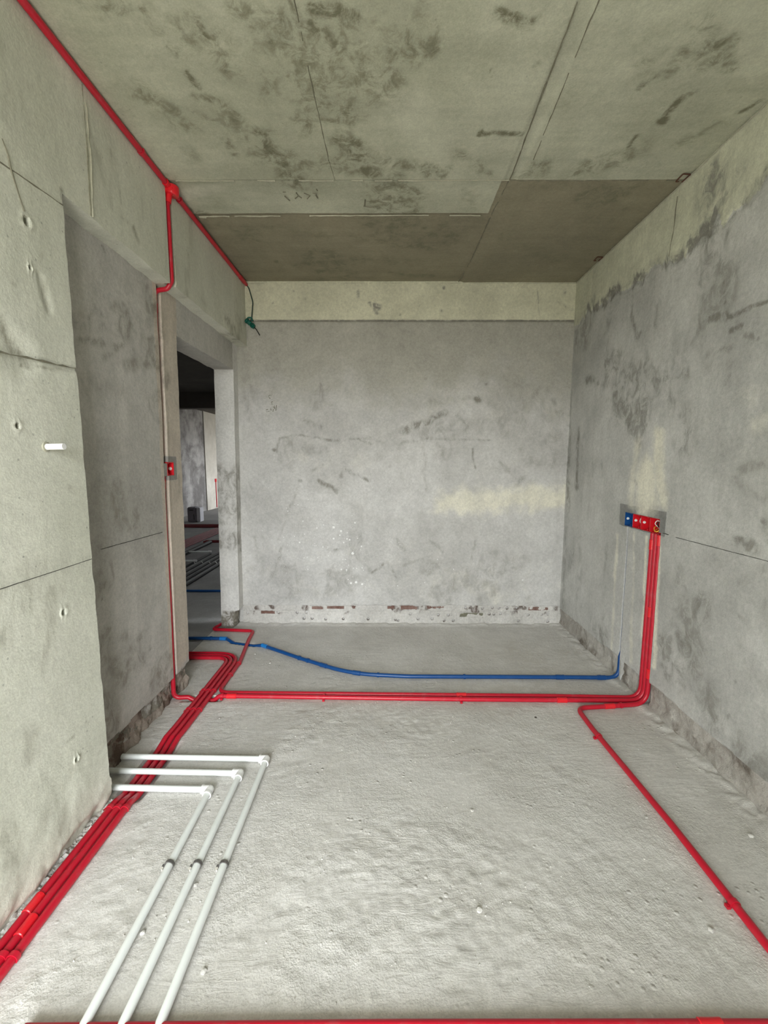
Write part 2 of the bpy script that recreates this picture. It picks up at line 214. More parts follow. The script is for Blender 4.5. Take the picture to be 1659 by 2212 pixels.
# ------------------------------------------------------------------ helpers: solids
def fillet(pts, rads, seg=7):
    pts = [Vector(p) for p in pts]
    if not isinstance(rads, (list, tuple)): rads = [rads]*len(pts)
    out = [pts[0]]
    for i in range(1, len(pts)-1):
        a, p, b = pts[i-1], pts[i], pts[i+1]
        d0, d1 = (a-p), (b-p)
        l0, l1 = d0.length, d1.length
        d0.normalize(); d1.normalize()
        ang = d0.angle(d1, math.pi)
        if ang > math.radians(176): out.append(p); continue
        t = min(rads[i]/math.tan(ang/2), l0*.49, l1*.49)
        p0, p1 = p+d0*t, p+d1*t
        for k in range(seg+1):
            s = k/seg
            out.append(p0*(1-s)**2 + p*2*s*(1-s) + p1*s*s)
    out.append(pts[-1])
    return out
def tube(bm, path, r, n=12, cap=True):
    path = [Vector(p) for p in path]
    T = []
    for i in range(len(path)):
        a = path[max(i-1, 0)]; b = path[min(i+1, len(path)-1)]
        T.append((b-a).normalized())
    ref = Vector((0, 0, 1)) if abs(T[0].z) < .9 else Vector((0, 1, 0))
    N = (ref - T[0]*ref.dot(T[0])).normalized()
    rings = []
    for i, p in enumerate(path):
        N = (N - T[i]*N.dot(T[i]))
        N = N.normalized() if N.length > 1e-6 else Vector((1, 0, 0))
        B = T[i].cross(N)
        rr = r[i] if isinstance(r, (list, tuple)) else r
        rings.append([bm.verts.new(p + (N*math.cos(2*math.pi*k/n) + B*math.sin(2*math.pi*k/n))*rr) for k in range(n)])
    for a, b in zip(rings, rings[1:]):
        for k in range(n): bm.faces.new((a[k], a[(k+1) % n], b[(k+1) % n], b[k]))
    if cap: bm.faces.new(rings[0][::-1]); bm.faces.new(rings[-1])
    return bm
def box(bm, lo, hi, bevel=0.0):
    g = bmesh.ops.create_cube(bm, size=1)
    c = (Vector(lo)+Vector(hi))/2; s = Vector(hi)-Vector(lo)
    for v in g['verts']: v.co = Vector((v.co.x*s.x, v.co.y*s.y, v.co.z*s.z)) + c
    if bevel > 0:
        es = list({e for v in g['verts'] for e in v.link_edges})
        bmesh.ops.bevel(bm, geom=es, offset=bevel, segments=2, affect='EDGES')
    return bm
def walk(path, dist):
    """point and tangent at a distance along a polyline"""
    path = [Vector(p) for p in path]
    for a, b in zip(path, path[1:]):
        l = (b-a).length
        if dist <= l or b is path[-1]:
            return a + (b-a)*min(dist/max(l, 1e-9), 1), (b-a).normalized()
        dist -= l
def nearest(path, p):
    """distance along the polyline of the point closest to p"""
    p = Vector(p); best = (1e9, 0); run = 0
    path = [Vector(q) for q in path]
    for a, b in zip(path, path[1:]):
        l = (b-a).length
        if l < 1e-9: continue
        t = max(0, min(1, (p-a).dot(b-a)/(l*l)))
        d = (a+(b-a)*t-p).length
        if d < best[0]: best = (d, run+t*l)
        run += l
    return best[1]
def coupling_bm(path, s, r, length=.06):
    bm = bmesh.new()
    seq = [-.5, -.47, -.42, 0, .42, .47, .5]
    rad = [r+.0004, r+.0026, r+.0026, r+.0022, r+.0026, r+.0026, r+.0004]
    tube(bm, [walk(path, max(0, s+length*q))[0] for q in seq], rad, 14)
    return bm
def clip_bm(path, s, r, normal, side=1, width=.014):
    """a saddle clip: a band over the pipe, a foot beside it and the nail head in the foot"""
    p, t = walk(path, s)
    n = Vector(normal); n = (n - t*n.dot(t)).normalized(); b = t.cross(n)*side
    bm = bmesh.new()
    K = 11; prof = []
    for k in range(K):
        a = math.radians(-38 + 256*k/(K-1))
        prof.append((math.cos(a), math.sin(a)))
    grid = []
    for w in (-width/2, width/2):
        for rr in (r+.0006, r+.0036):
            grid.append([bm.verts.new(p + t*w + b*(c*rr) + n*(s_*rr)) for c, s_ in prof])
    a0, a1, b0, b1 = grid
    for k in range(K-1):
        bm.faces.new((a1[k], a1[k+1], b1[k+1], b1[k])); bm.faces.new((a0[k], b0[k], b0[k+1], a0[k+1]))
        bm.faces.new((a0[k], a0[k+1], a1[k+1], a1[k])); bm.faces.new((b0[k], b1[k], b1[k+1], b0[k+1]))
    for k in (0, K-1): bm.faces.new((a0[k], a1[k], b1[k], b0[k]))
    def blk(u0, u1, v0, v1, w):
        vs = [bm.verts.new(p + t*x + b*y + n*z) for x in (-w, w) for y in (u0, u1) for z in (v0, v1)]
        for f in ((0, 1, 3, 2), (4, 6, 7, 5), (0, 4, 5, 1), (2, 3, 7, 6), (0, 2, 6, 4), (1, 5, 7, 3)): bm.faces.new([vs[i] for i in f])
    blk(r+.001, r+.013, -r, -r+.009, width/2)
    blk(r+.005, r+.010, -r+.009, -r+.0115, .003)
    return bm

# ------------------------------------------------------------------ materials
def new_mat(name):
    m = bpy.data.materials.new(name); m.use_nodes = True
    nt = m.node_tree
    return m, nt, nt.nodes['Principled BSDF']
def N(nt, kind, **kw):
    n = nt.nodes.new(kind)
    for k, v in kw.items(): setattr(n, k, v)
    return n
def mixc(nt, fac, a, b):
    n = N(nt, 'ShaderNodeMix', data_type='RGBA')
    for s, v in ((0, fac), (6, a), (7, b)):
        if isinstance(v, bpy.types.NodeSocket): nt.links.new(v, n.inputs[s])
        elif s == 0: n.inputs[0].default_value = v
        else: n.inputs[s].default_value = (*v, 1)
    return n.outputs[2]
def mth(nt, op, a, b=None, c=None, clamp=False):
    n = N(nt, 'ShaderNodeMath', operation=op); n.use_clamp = clamp
    for i, v in enumerate((a, b, c)):
        if v is None: continue
        if isinstance(v, bpy.types.NodeSocket): nt.links.new(v, n.inputs[i])
        else: n.inputs[i].default_value = v
    return n.outputs[0]
def ramp01(nt, x, a, b):
    n = N(nt, 'ShaderNodeMapRange', interpolation_type='SMOOTHSTEP')
    nt.links.new(x, n.inputs[0]); n.inputs[1].default_value = a; n.inputs[2].default_value = b
    return n.outputs[0]
def noise(nt, vec, scale, detail=4, rough=.55, dist=0.0):
    n = N(nt, 'ShaderNodeTexNoise')
    nt.links.new(vec, n.inputs['Vector'])
    n.inputs['Scale'].default_value = scale; n.inputs['Detail'].default_value = detail
    n.inputs['Roughness'].default_value = rough; n.inputs['Distortion'].default_value = dist
    return n.outputs['Fac']
def stretched(nt, vec, s):
    n = N(nt, 'ShaderNodeMapping'); nt.links.new(vec, n.inputs[0]); n.inputs['Scale'].default_value = s
    return n.outputs[0]
def attr(nt, name):
    return N(nt, 'ShaderNodeAttribute', attribute_name=name).outputs['Fac']
def concrete(name, a, b, dark=None, pale=None, zone=None, zone2=None, contrast=.22, speck=.18, bump=.35, grain=(1, 1, 1), pits=.0, rough=.9, streak=0.0, big=1.1, cloud=.22, finebump=.16, grit=.2, b2=.8, b3=.45, bmask=False, pw=.1, streakdir=(14, 14, .8)):
    """bare cement: two cloudy tones, optional painted attributes stain / pale / zone / patch, pores and fine relief"""
    m, nt, bs = new_mat(name)
    tc = N(nt, 'ShaderNodeTexCoord').outputs['Object']
    v = stretched(nt, tc, grain)
    n1 = noise(nt, v, big, 7, .62, .35)
    n2 = noise(nt, v, 7, 8, .62)
    n3 = noise(nt, tc, 55, 4, .6)
    n4 = noise(nt, tc, 190, 2, .5)
    base = mixc(nt, ramp01(nt, n1, .36, .64), a, b)
    if zone is not None:
        z = attr(nt, 'zone')
        zf = ramp01(nt, mth(nt, 'ADD', z, mth(nt, 'MULTIPLY_ADD', n2, .5, -.25)), .42, .58)
        base = mixc(nt, zf, base, mixc(nt, ramp01(nt, n1, .36, .64), [c*.93 for c in zone], [min(1, c*1.07) for c in zone]))
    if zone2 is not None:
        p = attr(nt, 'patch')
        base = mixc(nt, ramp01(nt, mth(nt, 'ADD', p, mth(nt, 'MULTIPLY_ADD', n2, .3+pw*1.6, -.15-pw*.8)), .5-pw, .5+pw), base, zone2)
    if pale is not None:
        p = attr(nt, 'pale')
        pf = ramp01(nt, mth(nt, 'ADD', p, mth(nt, 'MULTIPLY_ADD', n2, .9, -.45)), .1, .85)
        base = mixc(nt, pf, base, pale)
    if dark is not None:
        s = attr(nt, 'stain_shade')
        n5 = noise(nt, stretched(nt, v, (1, 1, .7)), 16, 9, .72, .6)
        nn = mth(nt, 'ADD', ramp01(nt, n5, .34, .66), mth(nt, 'MULTIPLY_ADD', n3, .9, -.45))
        sf = ramp01(nt, mth(nt, 'MULTIPLY', s, mth(nt, 'MULTIPLY_ADD', nn, 1.25, .28)), .05, .80)
        base = mixc(nt, sf, base, dark)
    n6 = noise(nt, v, 2.7, 10, .66, .8)
    tone = mth(nt, 'MULTIPLY_ADD', n2, contrast*2, 1-contrast)
    tone = mth(nt, 'MULTIPLY', tone, mth(nt, 'MULTIPLY_ADD', n6, cloud*2, 1-cloud))
    tone = mth(nt, 'MULTIPLY', tone, mth(nt, 'MULTIPLY_ADD', n3, speck*2, 1-speck))
    tone = mth(nt, 'MULTIPLY', tone, mth(nt, 'MULTIPLY_ADD', n4, grit*2, 1-grit))
    if streak:
        sv = stretched(nt, tc, streakdir)
        tone = mth(nt, 'MULTIPLY', tone, mth(nt, 'MULTIPLY_ADD', noise(nt, sv, 1.0, 5, .6), streak*2, 1-streak))
    if pits:
        vo = N(nt, 'ShaderNodeTexVoronoi'); nt.links.new(tc, vo.inputs['Vector']); vo.inputs['Scale'].default_value = 26
        pit = ramp01(nt, mth(nt, 'ADD', vo.outputs['Distance'], mth(nt, 'MULTIPLY', ramp01(nt, noise(nt, tc, 5, 3), .42, .6), .3)), .07, .13)
        tone = mth(nt, 'MULTIPLY', tone, mth(nt, 'MULTIPLY_ADD', pit, pits, 1-pits))
    mul = N(nt, 'ShaderNodeMix', data_type='RGBA', blend_type='MULTIPLY'); mul.inputs[0].default_value = 1
    nt.links.new(base, mul.inputs[6])
    cmb = N(nt, 'ShaderNodeCombineColor')
    for i in range(3): nt.links.new(tone, cmb.inputs[i])
    nt.links.new(cmb.outputs[0], mul.inputs[7])
    nt.links.new(mul.outputs[2], bs.inputs['Base Color'])
    bs.inputs['Roughness'].default_value = rough
    bs.inputs['Specular IOR Level'].default_value = .25
    hgt = mth(nt, 'ADD', mth(nt, 'ADD', mth(nt, 'MULTIPLY', n2, b2), mth(nt, 'MULTIPLY', n3, b3)), mth(nt, 'MULTIPLY', n4, finebump))
    if bmask:      # smooth trowelled areas next to rough ones
        mk = ramp01(nt, noise(nt, tc, 1.9, 5, .6, .5), .36, .66)
        hgt = mth(nt, 'MULTIPLY', hgt, mth(nt, 'MULTIPLY_ADD', mk, .8, .2))
        sw = noise(nt, stretched(nt, tc, (5, 26, 5)), 1.0, 6, .7, 1.2)
        hgt = mth(nt, 'ADD', hgt, mth(nt, 'MULTIPLY', sw, mth(nt, 'MULTIPLY_ADD', ramp01(nt, noise(nt, tc, 1.2, 3), .42, .62), .55, .12)))
        vo = N(nt, 'ShaderNodeTexVoronoi'); nt.links.new(tc, vo.inputs['Vector']); vo.inputs['Scale'].default_value = 34
        lump = ramp01(nt, vo.outputs['Distance'], .30, .05)
        hgt = mth(nt, 'ADD', hgt, mth(nt, 'MULTIPLY', lump, mth(nt, 'MULTIPLY', ramp01(nt, noise(nt, tc, 4.5, 2), .52, .66), .45)))
    bp = N(nt, 'ShaderNodeBump'); bp.inputs['Strength'].default_value = bump; bp.inputs['Distance'].default_value = .012
    nt.links.new(hgt, bp.inputs['Height']); nt.links.new(bp.outputs[0], bs.inputs['Normal'])
    return m
def plastic(name, a, b=None, rough=.35, scale=30, bump=0.0, spec=.5, lo=.45, hi=.75):
    m, nt, bs = new_mat(name)
    tc = N(nt, 'ShaderNodeTexCoord').outputs['Object']
    f = noise(nt, tc, scale, 6, .65)
    nt.links.new(mixc(nt, ramp01(nt, f, lo, hi), a, b or [c*.9 for c in a]), bs.inputs['Base Color'])
    nt.links.new(mth(nt, 'MULTIPLY_ADD', f, .3, rough-.12), bs.inputs['Roughness'])
    bs.inputs['Specular IOR Level'].default_value = spec
    if bump:
        bp = N(nt, 'ShaderNodeBump'); bp.inputs['Strength'].default_value = bump; bp.inputs['Distance'].default_value = .003
        nt.links.new(noise(nt, tc, scale*4, 3), bp.inputs['Height']); nt.links.new(bp.outputs[0], bs.inputs['Normal'])
    return m

M_FLOOR = concrete('screed_floor', (.585, .568, .535), (.655, .640, .612), dark=(.50, .47, .42), contrast=.12, speck=.14, bump=.62, big=1.6, cloud=.10, finebump=.35, b2=.3, b3=.55, bmask=True)
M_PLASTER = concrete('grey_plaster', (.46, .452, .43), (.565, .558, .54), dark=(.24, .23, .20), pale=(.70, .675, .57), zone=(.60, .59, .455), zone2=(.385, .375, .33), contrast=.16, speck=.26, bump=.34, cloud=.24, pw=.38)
M_PLASTER_R = concrete('grey_plaster_right', (.40, .40, .376), (.525, .525, .50), dark=(.225, .22, .195), pale=(.72, .70, .59), zone=(.56, .565, .445), zone2=(.235, .235, .225), contrast=.2, speck=.26, bump=.34, streak=.12, cloud=.26)
M_DOORWALL = concrete('brownish_plaster', (.39, .378, .345), (.49, .475, .44), dark=(.20, .185, .15), pale=(.64, .63, .60), zone=(.50, .445, .375), zone2=(.27, .26, .24), contrast=.18, speck=.26, bump=.36, streak=.14, cloud=.24)
M_COLUMN = concrete('formed_concrete', (.565, .57, .48), (.64, .64, .555), dark=(.30, .29, .23), pale=(.68, .68, .59), contrast=.10, speck=.15, bump=.24, pits=.35, streak=.08, grain=(1, 1, .6), cloud=.12)
M_CEIL = concrete('formed_ceiling', (.41, .415, .315), (.50, .505, .395), dark=(.17, .165, .11), pale=(.58, .57, .47), zone=(.265, .24, .17), contrast=.2, speck=.18, bump=.2, pits=.15, big=1.5, cloud=.2, streak=.16, streakdir=(1.2, 16, 1))
M_ROUGH = concrete('broken_mortar', (.31, .285, .25), (.43, .41, .375), dark=(.17, .145, .12), contrast=.3, speck=.3, bump=.9)
M_ROUGH_BROWN = concrete('broken_mortar_brown', (.25, .205, .165), (.37, .32, .275), dark=(.13, .095, .075), contrast=.32, speck=.3, bump=.9)
M_ROUGH_PALE = concrete('broken_mortar_pale', (.48, .465, .435), (.61, .595, .565), dark=(.13, .10, .085), contrast=.25, speck=.28, bump=.8)
M_RIDGE = concrete('cement_ridge', (.36, .35, .27), (.43, .42, .335), contrast=.2, bump=.3)
M_CRUMB = concrete('mortar_crumb', (.50, .485, .45), (.63, .615, .58), contrast=.25, bump=.6, big=14)
M_BRICK = concrete('red_clay_brick', (.155, .085, .068), (.25, .165, .14), contrast=.35, speck=.35, bump=.7, big=9)
M_BRICK_GREEN = concrete('mossy_brick', (.15, .145, .105), (.22, .21, .16), contrast=.3, speck=.3, bump=.6, big=9)
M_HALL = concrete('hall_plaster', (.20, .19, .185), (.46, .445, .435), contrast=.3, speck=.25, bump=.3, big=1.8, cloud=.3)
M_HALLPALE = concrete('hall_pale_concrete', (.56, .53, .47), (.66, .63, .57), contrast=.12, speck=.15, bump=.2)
M_HALLFLOOR = concrete('hall_floor', (.24, .235, .23), (.3, .292, .285), contrast=.12, speck=.12, bump=.3)  # screed darkened here to paint in the dim room
M_HALLSHADED = concrete('hall_ceiling_shaded', (.09, .08, .068), (.12, .105, .09), contrast=.15, bump=.2)  # hall slab and beams darkened to paint in their shade
M_RED = plastic('red_conduit', (.50, .006, .024), (.47, .045, .06), .36, 24, lo=.5, hi=.8)
M_RED_SHADED = plastic('shaded_red_conduit', (.16, .003, .008), (.12, .004, .008), .5, 24)  # red conduit darkened to paint in the dim hall
M_RED_NEW = plastic('red_coupling', (.72, .012, .022), (.66, .03, .04), .28, 30)
M_REDBOX = plastic('red_box', (.60, .008, .016), (.48, .01, .02), .33, 40)
M_BLUE = plastic('blue_conduit', (.004, .060, .22), (.016, .085, .26), .36, 24, lo=.5, hi=.8)
M_BLUE_NEW = plastic('blue_coupling', (.015, .20, .55), (.01, .16, .5), .28, 30)
M_WHITE = plastic('white_pvc', (.80, .83, .81), (.72, .75, .72), .32, 12, lo=.5, hi=.85)
M_WHITE_FIT = plastic('white_fitting', (.84, .84, .82), (.78, .78, .75), .3, 20)
M_STEEL = plastic('dull_steel_strap', (.09, .085, .08), (.16, .15, .14), .5, 60)
M_NAIL = plastic('bright_nail', (.75, .72, .66), None, .35, 60)
M_WIRE_Y = plastic('yellow_wire', (.75, .42, .05), None, .4, 60)
M_WIRE_G = plastic('dark_green_cable', (.018, .045, .04), None, .5, 60)
M_TAPE = plastic('green_tape', (.006, .12, .085), (.004, .07, .055), .4, 60)
M_RUST = plastic('rusty_wire', (.10, .035, .02), (.06, .025, .015), .7, 90)
M_INK = plastic('ink', (.07, .07, .062), (.16, .16, .14), .9, 60, spec=.1)
M_INK_SOFT = plastic('faded_ink', (.19, .18, .135), (.28, .27, .205), .9, 60, spec=.1)
M_SPLAT = plastic('white_paint', (.82, .82, .80), None, .6, 60)
M_HOLE = plastic('dark_bore', (.02, .02, .02), None, .9, 60, spec=.05)
M_SHARD = plastic('dark_shard', (.06, .05, .045), None, .8, 60)
M_CASE = plastic('grey_case', (.20, .19, .215), (.17, .16, .18), .5, 8)
M_CASE_PALE = plastic('pale_case_side', (.62, .62, .66), None, .5, 8)
M_BLACK = plastic('black_pipe', (.012, .012, .012), None, .5, 20)

# ------------------------------------------------------------------ floor
def floor_h(x, y):
    h = .0026*fbm(x, y, 2.2, 11, 4) + .0010*fbm(x, y, 16, 31, 3)
    # trowel ridges running across, patchy
    a = .55
    u, v = x*math.cos(a)+y*math.sin(a), -x*math.sin(a)+y*math.cos(a)
    patch = sstep(-.05, .28, fbm(x, y, 2.6, 77, 3))
    h += .0013*patch*(np.abs(fbm(u*.45, v, 17, 41, 3))*-2+.4)
    rough = sstep(-.18, .3, fbm(x, y, 1.7, 91, 2) + .35*sstep(1.7, 1.0, y) - .25*sstep(2.2, 3.2, y))
    h += .0036*rough*fbm(x, y, 30, 61, 3, .65)
    # quiet strips under the conduits and pipes
    h -= .002
    g = sstep(.068, .050, np.abs(x+1.097))*sstep(1.60, 1.68, y)*sstep(2.02, 1.93, y)*.032
    g = np.maximum(g, sstep(.035, .018, np.abs(y-2.402))*sstep(-1.24, -1.18, x)*sstep(-.97, -1.02, x)*.032)
    g = np.maximum(g, sstep(.026, .014, np.abs(y-3.150-(-1.03-x)*.28))*sstep(-1.25, -1.20, x)*sstep(-1.0, -1.05, x)*.03)
    keep = np.zeros(x.shape)
    for (cond, c, w) in ((y < 3.0, x+1.085, .09), (x < -.5, x+.75, .02), (x < -.5, x+.66, .02), (x < -.5, x+.565, .02), (x > -1.0, y-2.40, .075), (x > 0, y-2.645, .02), (x > .9, x-1.11, .025)):
        keep = np.maximum(keep, np.where(cond, sstep(w+.03, w, np.abs(c)), 0))
    h = h*(1-.75*keep) - .0012*keep
    # debris fillet along the walls
    e = sstep(.10, .0, XR-x)*.014 + sstep(.12, 0, x-XL)*sstep(YP+.03, YP-.02, y)*.010 + sstep(.07, 0, YB-y)*.010
    return np.minimum(h + e*(1+1.2*fbm(x, y, 22, 5, 3)), .012) - g
f = relief('floor', np.concatenate([lines(-1.46, 1.62, .0085)]), np.concatenate([np.linspace(-1.45, .8, 60)[:-1], lines(.8, 3.72, .0085)]),
       lambda U, V, h: (U, V, h), floor_h, M_FLOOR, depth=.1,
       attrs={'stain_shade': lambda U, V: .55*sstep(.0, .35, fbm(U, V, 1.3, 19, 4))*sstep(.9, 3.0, V)*.6})
tag(f, 'rough trowelled grey cement screed floor under the conduits', None, kind='structure')

# ------------------------------------------------------------------ ceiling
def ceil_h(x, y):
    h = .002*fbm(x, y, 3, 5, 3)
    h += .006*sstep(2.344, 2.350, y)*sstep(.615, .605, x) + .003*sstep(2.655, 2.662, y)*sstep(.60, .59, x)
    h += .004*sstep(.600, .606, x)*sstep(.664, .658, x)*sstep(2.4, 2.3, y)
    return h
def ceil_zone(x, y):
    z = .05 + .95*sstep(2.64, 2.68, y)*(x < .6) + .9*sstep(2.33, 2.36, y)*(x >= .6) + .34*sstep(2.33, 2.36, y)*(x < .6)*(y < 2.66)
    return np.clip(z, 0, 1)
c = relief('ceiling', lines(-1.30, 1.60, .011, -.281, .600, .606, .658, .664), np.concatenate([np.linspace(-1.45, .9, 40)[:-1], lines(.9, 3.70, .011, 2.344, 2.350, 2.655, 2.662)]),
       lambda U, V, h: (U, V, H + h), ceil_h, M_CEIL, depth=-.12, flip=True,
       attrs={'stain_shade': lambda U, V: np.maximum(paint(U, V, CEILING_STAINS, 3, .05), .40*sstep(.06, .5, fbm(U, V, 2.4, 23, 6, .6))), 'zone': ceil_zone,
              'pale': lambda U, V: .55*sstep(.08, .02, np.abs(V-2.45+.25*(U+1.0)))*sstep(-.72, -1.0, U)})
tag(c, 'greenish grey bare concrete ceiling slab with formwork joint lines', None, kind='structure')
def strip_bm(pts, w, t, normal, jitter=0.0, seed=1, gaps=0.0):
    """a thin irregular fin of cement along a line on a surface"""
    r = random.Random(seed); bm = bmesh.new(); n = Vector(normal)
    P = [Vector(p) for p in pts]; rows = []
    tot = sum((b-a).length for a, b in zip(P, P[1:])); k = max(2, int(tot/.03))
    for i in range(k+1):
        p, d = walk(P, tot*i/k)
        b = d.cross(n).normalized()
        ww = w*(1+jitter*(r.random()-.5)*2)/2; tt = t*(1+jitter*(r.random()-.5)*1.6)
        o = b*(jitter*w*(r.random()-.5))
        rows.append([bm.verts.new(p+o-b*ww-n*.001), bm.verts.new(p+o-b*ww*.4+n*tt), bm.verts.new(p+o+b*ww*.4+n*tt), bm.verts.new(p+o+b*ww-n*.001)])
    gap = 0
    for i, (a, b) in enumerate(zip(rows, rows[1:])):
        if gaps and gap <= 0 and r.random() < gaps: gap = r.randint(1, 4)
        gap -= 1
        if gap >= 0 and gaps: continue
        for q in range(3): bm.faces.new((a[q], a[q+1], b[q+1], b[q]))
    bmesh.ops.delete(bm, geom=[v for v in bm.verts if not v.link_faces], context='VERTS')
    return bm
dn = (0, 0, -1)
for i, (pts, w, t, mm) in enumerate([
        ([(-.29, .9, H), (-.287, 1.7, H), (-.276, 2.2, H), (-.262, 2.345, H)], .007, .004, M_INK_SOFT),
        ([(.575, .9, H), (.60, 1.6, H), (.628, 2.30, H), (.612, 2.66, H), (.605, 3.2, H), (.578, 3.58, H)], .009, .006, M_INK_SOFT),
        ([(.64, .9, H), (.665, 1.6, H), (.70, 2.2, H)], .006, .004, M_INK_SOFT),
        ([(-1.08, 2.347, H), (0, 2.35, H), (.63, 2.347, H)], .007, .006, M_RIDGE),
        ([(.63, 2.349, H), (1.52, 2.349, H)], .009, .005, M_INK_SOFT),
        ([(-1.10, 2.665, H), (-.62, 2.662, H)], .006, .006, M_RIDGE),
        ([(-.45, 2.66, H), (.18, 2.656, H), (.55, 2.66, H)], .007, .006, M_RIDGE),
        ([(-1.10, 2.672, H), (-1.02, 2.672, H)], .014, .012, M_RIDGE)]):
    from_bm('formwork_joint', strip_bm(pts, w*.62, t*.7, dn, .6, i, .07), mm, c)
for i, s in enumerate(CEILING_MARKS):
    from_bm('stencil_stroke', strip_bm([(x, y, H-.0005) for x, y in s], .007, .0015, dn, .3, i+40), M_INK_SOFT, c)

# ------------------------------------------------------------------ left: concrete column with beam (one pour)
HOLES = [(1.433, 2.175, .016), (1.440, .891, .012), (1.436, .331, .010), (1.325, 1.530, .010), (1.43, 2.035, .008)]
GR0, GR1 = 2.352, 2.412      # groove for the drop conduit
def col_h(y, z):
    h = .0016*fbm(y, z, 4, 8, 4)
    low = sstep(.55, .0, z)
    h += .005*low*fbm(y, z, 16, 28, 4)
    h += .012*sstep(.12, .02, z)*fbm(y, z, 26, 33, 3) - .026*sstep(.075, .01, z + .03*fbm(y, y*0, 10, 34, 3))
    h -= .010*(paint(y, z, [(1.29, 1.80, 1.36, 1.75, .05, 1), (1.35, 1.775, 1.40, 1.74, .03, .8), (1.47, 2.03, 1.50, 1.93, .012, .6), (1.30, 1.76, 1.60, 1.757, .006, .7)], 6, .02))
    for (a, b, r) in HOLES:
        h -= np.where(np.hypot(y-a, (z-b)*.8) < r*.75, .03, 0) - .003*sstep(r*.5, 0, np.abs(np.hypot(y-a, z-b)-r*1.25))
    g = (y > GR0) & (y < GR1) & (z < 2.80)
    return np.where(g, -.034, h)
def col_mask(y, z): return (y < YP) | (z > ZB)
def jag(U, V, h):
    # ragged arrises: the far edge of the column and the lower edge of the beam
    y = U + np.where(np.abs(U-YP) < .004, .006*fbm(V, V*0+3, 14, 2, 4) + .02*sstep(.28, .0, V)*fbm(V, V*0, 20, 9, 3), 0)*(V < ZB)
    z = V + np.where(np.abs(V-ZB) < .004, .007*fbm(U, U*0+5, 12, 4, 4), 0)*(U > YP+.05)
    return (np.full(U.shape, XL) + h, y, z)
hu = [v for a, b, r in HOLES for v in (a-r, a-r*.75, a-r*.35, a, a+r*.35, a+r*.75, a+r)]
hv = [v for a, b, r in HOLES for v in (b-r, b-r*.75, b-r*.35, b, b+r*.35, b+r*.75, b+r)]
us = np.array(sorted(set([round(x, 4) for x in list(np.linspace(-1.45, .9, 34)) + list(lines(.9, 3.60, .012, YP, GR0-.0005, GR0+.0005, GR1-.0005, GR1+.0005)) + hu])))
vs = np.array(sorted(set([round(x, 4) for x in list(lines(-.02, H+.02, .012, ZB)) + hv])))
cm = relief('trim_1', us, vs, jag, col_h, M_COLUMN, mask=col_mask, depth=.16, flip=False,
       attrs={'stain_shade': lambda U, V: np.maximum(paint(U, V, COLUMN_STAINS, 5, .02), .3*sstep(.16, .4, fbm(U, V*.4, 5, 29, 4))),
              'pale': lambda U, V: .3*sstep(.05, .3, fbm(U, V*.5, 2.5, 37, 3))})
tag(cm, 'pale concrete column running into the overhead beam on the left', None, kind='structure')
for i, (pts, w, t, mm) in enumerate([
        ([(XL, .9, 2.270), (XL, 1.36, 2.297), (XL, 1.60, 2.316)], .007, .003, M_INK_SOFT),
        ([(XL, .9, 1.72), (XL, 1.30, 1.742), (XL, 1.44, 1.75), (XL, 1.60, 1.760)], .008, .005, M_INK_SOFT),
        ([(XL, 1.765, 2.80), (XL, 1.768, 2.6), (XL, 1.758, 2.36)], .008, .007, M_RIDGE),
        ([(XL, 1.752, 2.82), (XL, 1.755, 2.6), (XL, 1.748, 2.36)], .006, .003, M_INK_SOFT),
        ([(XL, 2.418, 2.37), (XL, 2.416, 2.43), (XL, 2.415, 2.52)], .012, .006, M_RIDGE),
        ([(XL, 1.37, 2.37), (XL, 1.40, 2.27), (XL, 1.425, 2.20)], .007, .004, M_INK_SOFT)]):
    from_bm('formwork_joint', strip_bm(pts, w*.6, t*.7, (1, 0, 0), .7, i+10, .05), mm, cm)
from_bm('chalk_line', strip_bm([(XL, .9, 1.0455), (XL, 1.60, 1.0455)], .0026, .0016, (1, 0, 0), .25, 3), M_INK, cm)

# ------------------------------------------------------------------ left: plastered wall with the doorway
SL0, SL1 = 2.364, 2.402      # chase for the conduit
SB = (2.395, 2.469, 1.340, 1.418)   # switch box
def lw_base(y, z): return z < .150 + .014*fbm(y, y*0, 9, 14, 4)
def lw_h(y, z):
    h = .0025*fbm(y, z, 3, 18, 4) + .0012*fbm(y, z, 22, 48, 3)
    h = np.where(lw_base(y, z), -.034 + .026*fbm(y, z, 15, 58, 4, .6) - .012*(z < .05), h)
    rg = sstep(.012, .0, np.abs(y-SL1-.008))*.003*(1+fbm(y, z, 10, 3, 3))   # pale bank beside the chase
    h = h + rg*(z > .16)
    return np.where((y > SL0) & (y < SL1) & (z < 1.34), -.045, np.where((y > SL0) & (y < SL1) & (z > 1.41), -.045, h))
def lw_mask(y, z):
    door = (y > D0) & (y < D1) & (z < DZ)
    sb = (y > SB[0]) & (y < SB[1]) & (z > SB[2]) & (z < SB[3])
    return ~(door | sb)
def lw_put(U, V, h):
    y = U + np.where((np.abs(U-D0) < .003) | (np.abs(U-D1) < .003), .006*fbm(V, V*0+1, 9, 21, 4), 0)
    z = V + np.where(np.abs(V-DZ) < .003, .006*fbm(U, U*0+2, 9, 22, 4), 0)
    return (XW(V) + h, y, z)
